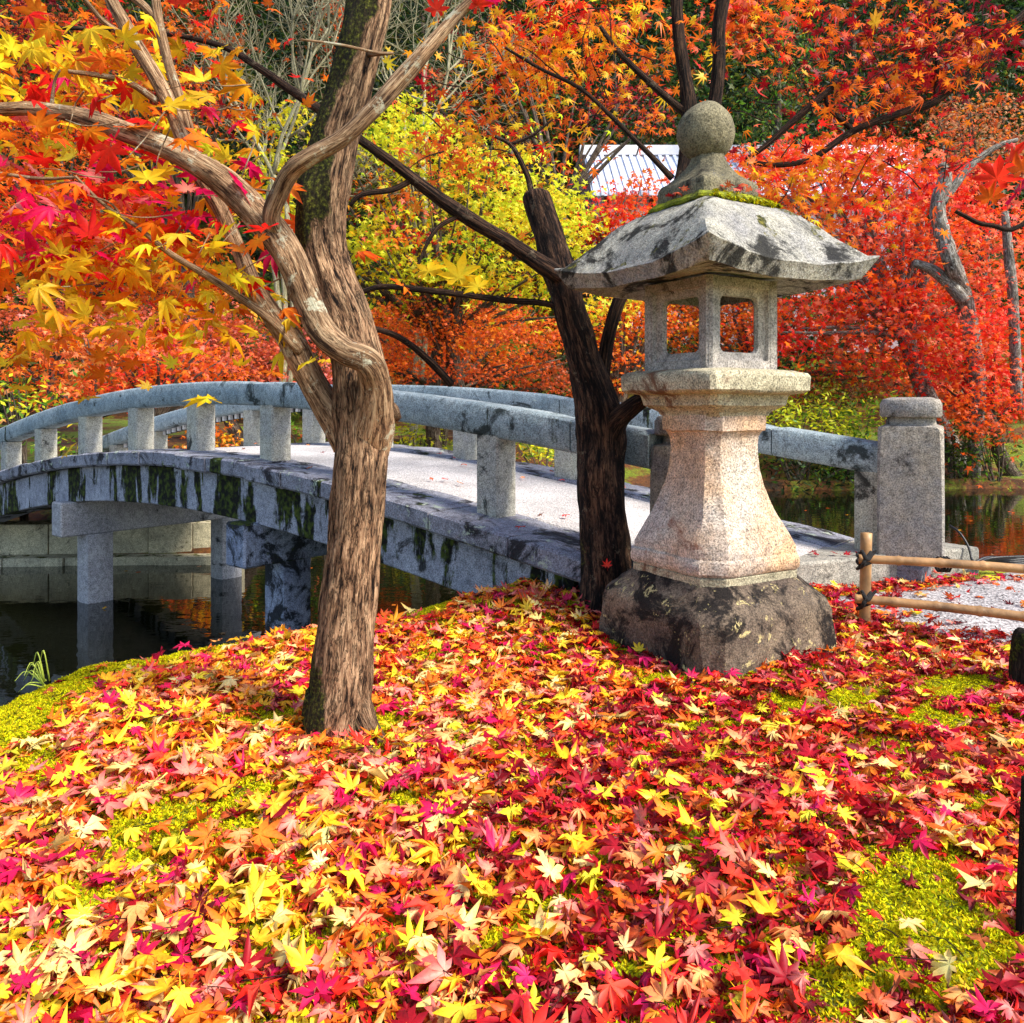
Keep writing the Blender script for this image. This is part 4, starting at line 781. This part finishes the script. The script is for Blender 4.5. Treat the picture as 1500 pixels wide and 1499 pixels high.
shrub('clipped_shrub', 'lime green bush seen under the handrail right of the main trunk', 610, 646, 14.9, 50, 14, {'lime': 4, 'yellow': 1, 'green': 1})
shrub('clipped_shrub', 'lime green bush seen under the handrail left of the dark trunk', 800, 660, 15.6, 60, 12, {'lime': 4, 'yellow': 1, 'green': 1})
shrub('leafy_shrub', 'yellow green bush behind the left end of the handrail', 45, 590, 9.6, 46, 30, {'lime': 3, 'green': 3, 'yellow': 1}, 3, 13, 1.6)
shrub('leafy_shrub', 'small green bush seen between the leftmost balusters', 100, 655, 9.8, 40, 22, {'green': 3, 'pine': 2, 'lime': 1}, 3, 10, 1.4)
shrub('leafy_shrub', 'orange leaved bush seen through the left balusters', 330, 650, 11.5, 60, 18, {'orange': 3, 'gold': 2, 'lime': 1}, 2, 10, 1.6)
shrub('leafy_shrub', 'olive bush seen through the balusters beside the main trunk', 470, 640, 12.5, 60, 20, {'olive': 3, 'green': 1, 'rust': 1}, 3, 9, 1.6)

# bank wall under the bridge
bw = thing('bank_wall', 'pale stone retaining wall at the water edge seen under the bridge', 'wall', (-5, 9.1, -.8))
def stones(mb, x0, x1, yb, z0, z1, row, rr_, dep=.3, jw=.02):
    z = z0; rown = 0
    while z < z1 - .03:
        h = min(row * rr_.uniform(.85, 1.15), z1 - z); x = x0 - rr_.uniform(0, .3)
        while x < x1:
            L = rr_.uniform(.35, .8); e = rr_.uniform(-.03, .03); f = lambda a, b_, c_: (a, b_ + (9.15 - 8.6) * min(0, (a + 3.15)) / 8.85 * 1., c_)
            mb.box(max(x, x0) + .006, min(x + L, x1) - .006, yb + e, yb + dep, z + .005, z + h - .005, f=f); x += L
        z += h
rr_ = random.Random(4); mb = MB(); stones(mb, -12, -3.05, 9.0, -1.2, -.70, .25, rr_); mb.build('footing', M['wall'], bw)
mb = MB(); stones(mb, -12, -3.1, 9.22, -.72, -.38, .36, rr_); mb.build('wall_course', M['wall'], bw)
rk = thing('garden_rock', 'pale flat topped garden rock seen between the left balusters', 'rock', (-4.9, 10.2, gz(-4.9, 10.2)))
bm = bmesh.new(); bmesh.ops.create_icosphere(bm, subdivisions=4, radius=.5)
for v in bm.verts: v.co = Vector((v.co.x * 1.1, v.co.y * .7, v.co.z * .9)) * (1 + .35 * mnoise.noise(v.co * 2.2) + .1 * mnoise.noise(v.co * 7))
me = bpy.data.meshes.new('rock'); bm.to_mesh(me); bm.free(); me.materials.append(M['wall']); o = bpy.data.objects.new('boulder', me); COL.objects.link(o); o.parent = rk

# temple roof up the slope
tx, ty = 3.4, 26.0; tz = gz(7, 28)
bl_ = thing('temple_building', 'white walled temple building with pale tiled roof behind the lantern', 'building', (7.5, 28, tz))
mb = MB(); mb.box(2.9, 13.4, 26.6, 30.5, tz - 1, 8.0); mb.build('wall', M['plaster'], bl_)
mb = MB(); mb.box(2.9, 13.4, 26.52, 26.6, 6.2, 6.4); mb.box(2.9, 13.4, 26.52, 26.6, 4.2, 4.4)
for i in range(8): mb.box(3.0 + i * 1.45, 3.15 + i * 1.45, 26.5, 26.6, tz - 1, 7.95)
mb.build('timber_frame', M['timber'], bl_)
mb = MB(); z0, z1, y0, y1 = 7.62, 9.62, 25.7, 28.5
mb.add([(2.5, y0, z0), (13.8, y0, z0), (13.8, y1, z1), (2.5, y1, z1), (2.5, y0, z0 - .14), (13.8, y0, z0 - .14), (13.8, y1, z1 - .14), (2.5, y1, z1 - .14), (2.5, 31.3, z0), (13.8, 31.3, z0)], [(0, 1, 2, 3), (7, 6, 5, 4), (0, 4, 5, 1), (1, 5, 6, 2), (3, 7, 4, 0), (3, 2, 9, 8)])
x = 2.55
while x < 13.8:
    mb.add([(x, y0 - .03, z0 + .03), (x + .11, y0 - .03, z0 + .03), (x + .11, y1, z1 + .08), (x, y1, z1 + .08), (x, y0 - .03, z0 - .12), (x + .11, y0 - .03, z0 - .12), (x + .11, y1, z1 - .02), (x, y1, z1 - .02)], [(0, 1, 2, 3), (0, 4, 5, 1), (1, 5, 6, 2), (3, 7, 4, 0)]); x += .25
mb.build('roof', M['tile'], bl_)
mb = MB(); mb.box(2.35, 13.9, 28.3, 28.75, 9.57, 9.9); mb.build('ridge', M['plaster'], bl_)

# ------------------------------------------------------------------ leaf litter on the mound
MOSSP = [(300, 1215, 90, 40), (130, 1320, 50, 25), (420, 1385, 70, 28), (760, 1370, 50, 20), (1150, 1040, 50, 16), (700, 1090, 40, 12), (1300, 1100, 50, 16), (1330, 1310, 100, 70), (1400, 1400, 90, 70), (1290, 1400, 60, 50), (1240, 1030, 60, 22), (1400, 1010, 80, 20), (250, 1220, 90, 45), (370, 1165, 60, 25), (190, 1260, 60, 30), (450, 1390, 50, 25), (380, 1060, 60, 18), (40, 1000, 80, 60), (100, 955, 60, 30), (180, 935, 90, 22), (10, 1060, 60, 50), (300, 920, 120, 12), (620, 893, 50, 12),
    (1030, 1070, 60, 14), (830, 1330, 50, 14), (1220, 1450, 60, 40), (1370, 1060, 60, 18), (560, 1060, 30, 16), (970, 1000, 50, 10), (600, 1180, 30, 14), (60, 1130, 50, 20), (1440, 1180, 40, 15)]
def pix(x, y, z): return CX + x / y * F, HY + (EYE - z) / y * F
def mossy(x, y, z):
    px, py = pix(x, y, z); v = np.zeros_like(x)
    for a, b_, c_, d_ in MOSSP: v = np.maximum(v, 1.45 - ((px - a) / c_) ** 2 - ((py - b_) / d_) ** 2)
    return v
def litter(n_, smin, smax, lift, tilt, mixL, mixR, keep, sizepow=1., yr=(1.05, 4.3)):
    y = np.sqrt(rng.uniform(yr[0] ** 2, yr[1] ** 2, n_)); x = rng.uniform(-.70, .70, n_) * y
    z = near_h(x, y); d = sdist(x, y, SHORE); mo = mossy(x, y, z) + rng.normal(0, .25, n_)
    pd = sdist(x, y, np.array(PATH)); lx, ly = x - LC.x, y - LC.y; lan_in = (np.abs(lx) + np.abs(ly)) < .44
    stp_in = sdist(x, y, np.array([(.60, 3.74), (1.0, 3.85), (1.43, 4.02), (1.76, 4.14), (2.54, 4.457), (2.35, 4.75), (1.6, 4.75), (.3, 4.3)])) > -.02
    px, py = pix(x, y, z)
    pr = np.where(mo > .6, keep, 1.) * np.where(d < .16 + .16 * sm((-1.0 - x) / .4), .10, 1) * np.where(d < .05, .2, 1) * np.where(pd > .16, .045, np.where(pd > 0, .35, 1)) * np.where(stp_in | lan_in, 0, 1)
    k_ = rng.random(n_) < pr; x, y, z, d = x[k_], y[k_], z[k_], d[k_]; n_ = len(x)
    px, py = pix(x, y, z); f = sm((px + (py - 1100) * .35 - 560) / 500) + rng.normal(0, .12, n_); isr = (rng.random(n_) < np.clip(f, 0, 1))[:, None]
    a, b_ = colours(n_, mixL, .13); c_, e = colours(n_, mixR, .15)
    return np.stack([x, y, z + rng.uniform(*lift, n_)], -1), rng.uniform(smin, smax, n_) * (1 - .12 * sm((px - 700) / 500)), np.abs(rng.normal(0, tilt, n_)), (np.where(isr, c_, a), np.where(isr, e, b_))
mixes = [(dict(rust=3, crimson=2, red=2, orange=2, maroon=1, pink=1), dict(crimson=5, maroon=4, red=2, rust=3, brown=1)),
         (dict(orange=4, gold=2, cream=2, pink=3, redor=2, magenta=2, yellow=2, peach=2), dict(red=3, crimson=4, redor=2, rust=3, pink=1, orange=1, maroon=2, magenta=.5)),
         (dict(yellow=4, cream=4, gold=3, orange=2, magenta=2, pink=2, peach=2, scarlet=1), dict(yellow=1.6, cream=1.2, scarlet=1.5, crimson=3, orange=1, magenta=.8, pink=1, peach=.8))]
parts = []
for (n_, smin, smax, lift, tilt, mi, keep) in ((19000, .018, .042, (.002, .016), .55, 0, .10), (10500, .027, .050, (.010, .030), .5, 1, .07), (3900, .033, .061, (.022, .044), .38, 2, .06)):
    parts.append(litter(n_, smin, smax, lift, tilt, *mixes[mi], keep))
pos = np.concatenate([p[0] for p in parts]); sz = np.concatenate([p[1] for p in parts]); ti = np.concatenate([p[2] for p in parts]); ca = np.concatenate([p[3][0] for p in parts]); cb = np.concatenate([p[3][1] for p in parts])
tag(cloud('leaf_litter', pos, sz, ti, (ca, cb), M['litter'], 0, curl=.25, jit=.28), 'carpet of fallen red, orange and yellow maple leaves over the mossy mound', 'leaf litter', kind='stuff')
w = Wood()
for i in range(420):
    y = math.sqrt(tw.uniform(1.2, 14)); x = tw.uniform(-.6, .6) * y
    if float(sdist(np.array([x]), np.array([y]), SHORE)[0]) < .2 or abs(x - LC.x) + abs(y - LC.y) < .52: continue
    z = float(near_h(np.array([x]), np.array([y]))[0]) + .03; a = tw.uniform(0, 6.28); l = tw.uniform(.03, .11)
    w.tube([(x, y, z, .0011), (x + math.cos(a) * l / 2, y + math.sin(a) * l / 2, z + .008, .0010), (x + math.cos(a + .3) * l, y + math.sin(a + .3) * l, z, .0006)], 4, 2)
tag(w.build('twig_litter', M['bark2'], None), 'thin dark twigs scattered through the fallen leaves', 'twigs', kind='stuff')
# individual fallen leaves nearest the camera
protos = []
names = {'yellow': 'bright yellow', 'cream': 'pale cream', 'gold': 'golden', 'orange': 'orange', 'magenta': 'magenta', 'pink': 'pink tipped', 'crimson': 'dark crimson', 'scarlet': 'scarlet', 'peach': 'peach coloured'}
for key in names:
    for v in range(3):
        ci, cc = colours(1, {key: 1}, .05); o = cloud('fallen_leaf', np.zeros((1, 3)), np.ones(1), np.zeros(1), (ci, cc), M['litter'], 0, curl=.18, jit=.22, yaw=np.zeros(1))
        protos.append((key, o.data)); bpy.data.objects.remove(o)
kL = dict(yellow=4, cream=4, gold=3, orange=3, magenta=3, pink=3, peach=2, scarlet=1, crimson=1); kR = dict(yellow=2.5, cream=2, scarlet=3, crimson=3, orange=1.5, magenta=1.5, pink=1, peach=1, gold=1)
cnt = 0; fr = random.Random(99)
while cnt < 186:
    y = math.sqrt(fr.uniform(1.15 ** 2, 2.15 ** 2)); x = fr.uniform(-.64, .64) * y; z = float(near_h(np.array([x]), np.array([y]))[0])
    if float(mossy(np.array([x]), np.array([y]), z)[0]) > .5 and fr.random() > .12: continue
    if float(sdist(np.array([x]), np.array([y]), SHORE)[0]) < .2: continue
    px, py = pix(x, y, z)
    if px > 1500 or px < 0 or py > 1499: continue
    if abs(px - 493) < 60 and abs(py - 1075) < 20: continue
    km = kR if fr.random() < min(1, max(0, (px - 450) / 500)) else kL; key = fr.choices(list(km), list(km.values()))[0]
    data = fr.choice([d for k_, d in protos if k_ == key])
    o = bpy.data.objects.new('fallen_leaf', data); COL.objects.link(o); s_ = fr.uniform(.040, .068) * (1 if px < 900 else .88); o.scale = (s_ * fr.uniform(.85, 1.05), s_, s_)
    o.location = (x, y, z + fr.uniform(.034, .05)); o.rotation_euler = (fr.gauss(.0, .28), fr.gauss(0, .28), fr.uniform(0, 6.28))
    tag(o, names[key] + ' maple leaf lying on top of the foreground leaf carpet', 'leaf', 'large fallen maple leaves in the foreground'); cnt += 1
# fallen leaves on stone and bark
def oneleaf(label, loc, s_, key, rot=(0, 0, 0), grp=None):
    ci, cc = colours(1, {key: 1}, .05); o = cloud('fallen_leaf', np.zeros((1, 3)), np.ones(1), np.zeros(1), (ci, cc), M['litter'], 0, curl=.15, jit=.15, yaw=np.zeros(1)); o.scale = (s_,) * 3; o.location = loc; o.rotation_euler = rot; tag(o, label, 'leaf', grp)
oneleaf('small red maple leaf stuck to the foot of the dark trunk', P(889, 829, 3.47), .032, 'scarlet', (R(80), 0, R(10)))
for i, (px, py) in enumerate(((1196, 812), (1225, 811), (1258, 810), (1188, 809), (1240, 812))): oneleaf('crimson maple leaf lying on the pale stone step beside the lantern', P(px, py, (EYE - .185) * F / (py - HY)), .034, 'crimson', (.3, .2, i * 1.3), 'red leaves on the stone step')
for i, (px, py) in enumerate(((678, 683), (657, 705), (765, 773), (830, 757), (640, 662))):
    best = min(((abs(pix(B(s, w_, 0).x, B(s, w_, 0).y, zd(s))[0] - px) + abs(pix(B(s, w_, 0).x, B(s, w_, 0).y, zd(s))[1] - py)), s, w_) for s in np.arange(-.9, 5, .05) for w_ in np.arange(-.25, 1.3, .05))
    oneleaf('red fallen leaf lying on the pale bridge deck', B(best[1], best[2], zd(best[1]) + .012), .036, 'red' if i else 'redor', (.15, .1, i), 'fallen leaves on the bridge deck')
c0 = lan.location
for i in range(16):
    a = fr.uniform(-1.3, 1.3) + math.atan2(-LC.y, -LC.x); r_ = fr.uniform(.15, .2)
    oneleaf('dull red maple leaf caught in the moss on the lantern roof', (c0.x + math.cos(a) * r_, c0.y + math.sin(a) * r_, 1.745 + fr.uniform(0, .02)), .026, fr.choice(('rust', 'coral', 'crimson')), (fr.gauss(.3, .6), fr.gauss(0, .5), fr.uniform(0, 6)), 'dry leaves on the lantern roof')

for i in range(46):
    s_, w_ = fr.uniform(-.7, 6), fr.uniform(-.22, 1.5); q_ = B(s_, w_, zd(s_) + .014)
    if abs(w_) < .12: continue
    oneleaf('small dry red brown leaf lying on the stone bridge', q_, fr.uniform(.022, .036), fr.choice(('rust', 'crimson', 'red', 'brown', 'peach')), (fr.gauss(0, .3), fr.gauss(0, .3), fr.uniform(0, 6)), 'small dry leaves on the bridge')
for i in range(60):
    y = fr.uniform(4.2, 15); x = fr.uniform(-.62, -.05) * y if i % 2 else fr.uniform(.3, .64) * y
    if float(ground_z(np.array([x]), np.array([y]))[0]) > WATER - .1: continue
    oneleaf('small orange leaf floating on the dark pond', (x, y, WATER + .004), fr.uniform(.03, .05), fr.choice(('orange', 'gold', 'redor', 'tan')), (fr.gauss(0, .06), fr.gauss(0, .06), fr.uniform(0, 6)), 'leaves floating on the pond')
# moss blades
n_ = 560000; y = np.sqrt(rng.uniform(1.1 ** 2, 4.0 ** 2, n_)); x = rng.uniform(-.68, .66, n_) * y; z = near_h(x, y); d = sdist(x, y, SHORE)
mo = mossy(x, y, z); k_ = ((mo > -.1 + rng.normal(0, .15, n_)) | ((d < .50) & (d > -.30))) & (rng.random(n_) < np.clip(2.8 / y, 0, 1)) & (sdist(x, y, np.array(PATH)) < 0)
x, y, z = x[k_], y[k_], z[k_]; n_ = len(x); hum = .006 * (np.sin(x * 60) * np.sin(y * 55) + 1)
tag(cloud('moss', np.stack([x, y, z + hum], -1), rng.uniform(.004, .010, n_), rng.uniform(.5, 1.4, n_), colours(n_, {'moss': 4, 'mossd': 3}, .18), M['mossblade'], 3), 'bright yellow green moss showing between the fallen leaves', 'moss', kind='stuff')
n_ = 14000   # moss ring on the lantern roof, belongs to the lantern
a = rng.uniform(0, 2 * np.pi, n_); u = rng.uniform(0, 1, n_)
rad = (.19 + .065 * u) / (np.abs(np.cos(a)) + np.abs(np.sin(a)))
ang0 = math.atan2(-LC.y, -LC.x); pos = np.stack([LC.x + rad * np.cos(a + ang0), LC.y + rad * np.sin(a + ang0), 1.735 - .03 * u + .006 * np.sin(a * 30)], -1)
o = cloud('moss_fringe', pos, rng.uniform(.006, .013, n_), rng.uniform(.3, 1.4, n_), colours(n_, {'moss': 2, 'mossd': 3, 'olive': 2}, .2), M['mossblade'], 3, lan)
# grass tuft at the water edge
gt = thing('grass_tuft', 'small tuft of arching grass at the mossy water edge on the left', 'grass tuft', P(70, 1010, 2.9)); w = Wood()
for i in range(12):
    a = R(tw.uniform(100, 200)); l = tw.uniform(22, 50); x0, y0 = 68 + tw.uniform(-6, 6), 1000 + tw.uniform(-5, 12)
    w.tube([tp(x0, y0, 2.85, 1.1), tp(x0 + math.cos(a) * l * .6, y0 - math.sin(a) * l * .8 - 8, 2.85 + tw.uniform(-.05, .05), .9), tp(x0 + math.cos(a) * l, y0 - math.sin(a) * l * .6 + 4, 2.85 + tw.uniform(-.1, .1), .4)], 4, 4)
w.build('blade', plain('grass_blade', (190, 205, 80), .6, .2), gt)

# ------------------------------------------------------------------ bamboo fence, stakes, cables
fence = thing('bamboo_fence', 'low two rail bamboo fence tied with black rope beside the path', 'fence', P(1268, 915, 3.5))
def bamboo(w, a, b_, r0, r1, nodes=6):
    a, b_ = Vector(a), Vector(b_); pts = []
    for i in range(nodes + 1):
        t = i / nodes; p = a.lerp(b_, t); r = r0 + (r1 - r0) * t; dt = .012 / (b_ - a).length
        for dd, k_ in ((-2 * dt, 1), (-dt, 1.0), (0, 1.2), (dt, .98), (2 * dt, 1)):
            tt = t + dd
            if 0 <= tt <= 1: q_ = a.lerp(b_, tt); pts.append((q_.x, q_.y, q_.z + .004 * math.sin(t * 5), r * k_))
    w.tube(pts, 14, 1)
w = Wood(); w.tube([tp(1266, 935, 3.5, 8), tp(1267, 880, 3.5, 8), tp(1268, 830, 3.5, 8), tp(1269, 781, 3.5, 8.2)], 14, 3); w.build('post', M['bamboo'], fence)
for a, b_, r in (((1258, 819, 3.46), (1640, 842, 3.15), .0178), ((1252, 877, 3.46), (1640, 918, 3.10), .0188)):
    w = Wood(); bamboo(w, P(*a), P(*b_), r, r * 1.05); w.build('rail', M['bamboo'], fence)
w = Wood()
for py in (820, 879):
    for k in range(3):
        c = P(1268, py + (k - 1) * 5, 3.47); pts = []
        for i in range(13): A = i / 12 * 2 * math.pi; pts.append((c.x + .034 * math.cos(A), c.y + .034 * math.sin(A), c.z + .03 * math.sin(A + k) * (.3 + .3 * k), .006))
        w.tube(pts, 6, 2)
    w.tube([tp(1262, py - 14, 3.42, 2.2), tp(1270, py, 3.4, 3.4), tp(1278, py - 8, 3.42, 2.4), tp(1284, py - 14, 3.42, 1.6)], 6, 4); w.tube([tp(1276, py - 12, 3.42, 2), tp(1266, py + 4, 3.4, 3.2), tp(1262, py + 12, 3.42, 1.8)], 6, 4)
c = P(1375, 827, 3.4)
for k in range(4): w.tube([(c.x + .012 * k, c.y + .03 * math.cos(a), c.z + .03 * math.sin(a), .005) for a in np.linspace(0, 6.28, 10)], 6, 1)
w.build('rope', M['rope'], fence)
st = thing('wooden_stake', 'thin dark wooden stake standing at the lower right edge', 'stake', P(1496, 1395, 1.45)); w = Wood(); w.tube([tp(1499, 1420, 1.45, 10), tp(1500, 1300, 1.45, 9), tp(1503, 1200, 1.45, 9), tp(1505, 1140, 1.45, 8)], 10, 4, .15); w.build('shaft', M['dark_wood'], st)
st = thing('wooden_stump', 'short mossy dark wooden post at the right edge by the path', 'post', P(1500, 990, 2.75)); w = Wood(); w.tube([tp(1507, 1005, 2.75, 24), tp(1506, 970, 2.75, 22), tp(1506, 935, 2.75, 20), tp(1508, 924, 2.75, 14)], 14, 4, .15); w.build('shaft', M['dark_wood'], st)
tag((lambda w: (w.tube([tp(1214, 1038, 2.55, 2.5), tp(1228, 1043, 2.54, 3), tp(1246, 1050, 2.53, 2.4)], 8, 3, .15), w.build('fallen_twig', M['bark2'], None))[1])(Wood()), 'short black twig lying in the leaves in front of the lantern', 'twig')
w = Wood(); w.tube([tp(1391, 770, 4.5, 1.6), tp(1405, 780, 4.45, 1.7), tp(1418, 800, 4.4, 1.7), tp(1424, 822, 4.35, 1.8), tp(1428, 828, 4.2, 1.8), tp(1450, 818, 4.3, 2), tp(1510, 815, 4.3, 2)], 8, 5)
for k in range(5): w.tube([tp(1425, 826 - k, 4.3, 2.2), tp(1445, 817 + k * 2, 4.35 + k * .03, 2.2), tp(1480, 818 + k * 2.6, 4.4, 2.2), tp(1540, 822 + k * 3, 4.4, 2.2)], 8, 4)
tag(w.build('power_cable', M['cable'], None), 'black cables lying in a bundle right of the stone newel post', 'cable')
print('verts', sum(len(o.data.vertices) for o in S.objects if o.type == 'MESH'), 'objects', len(S.objects))
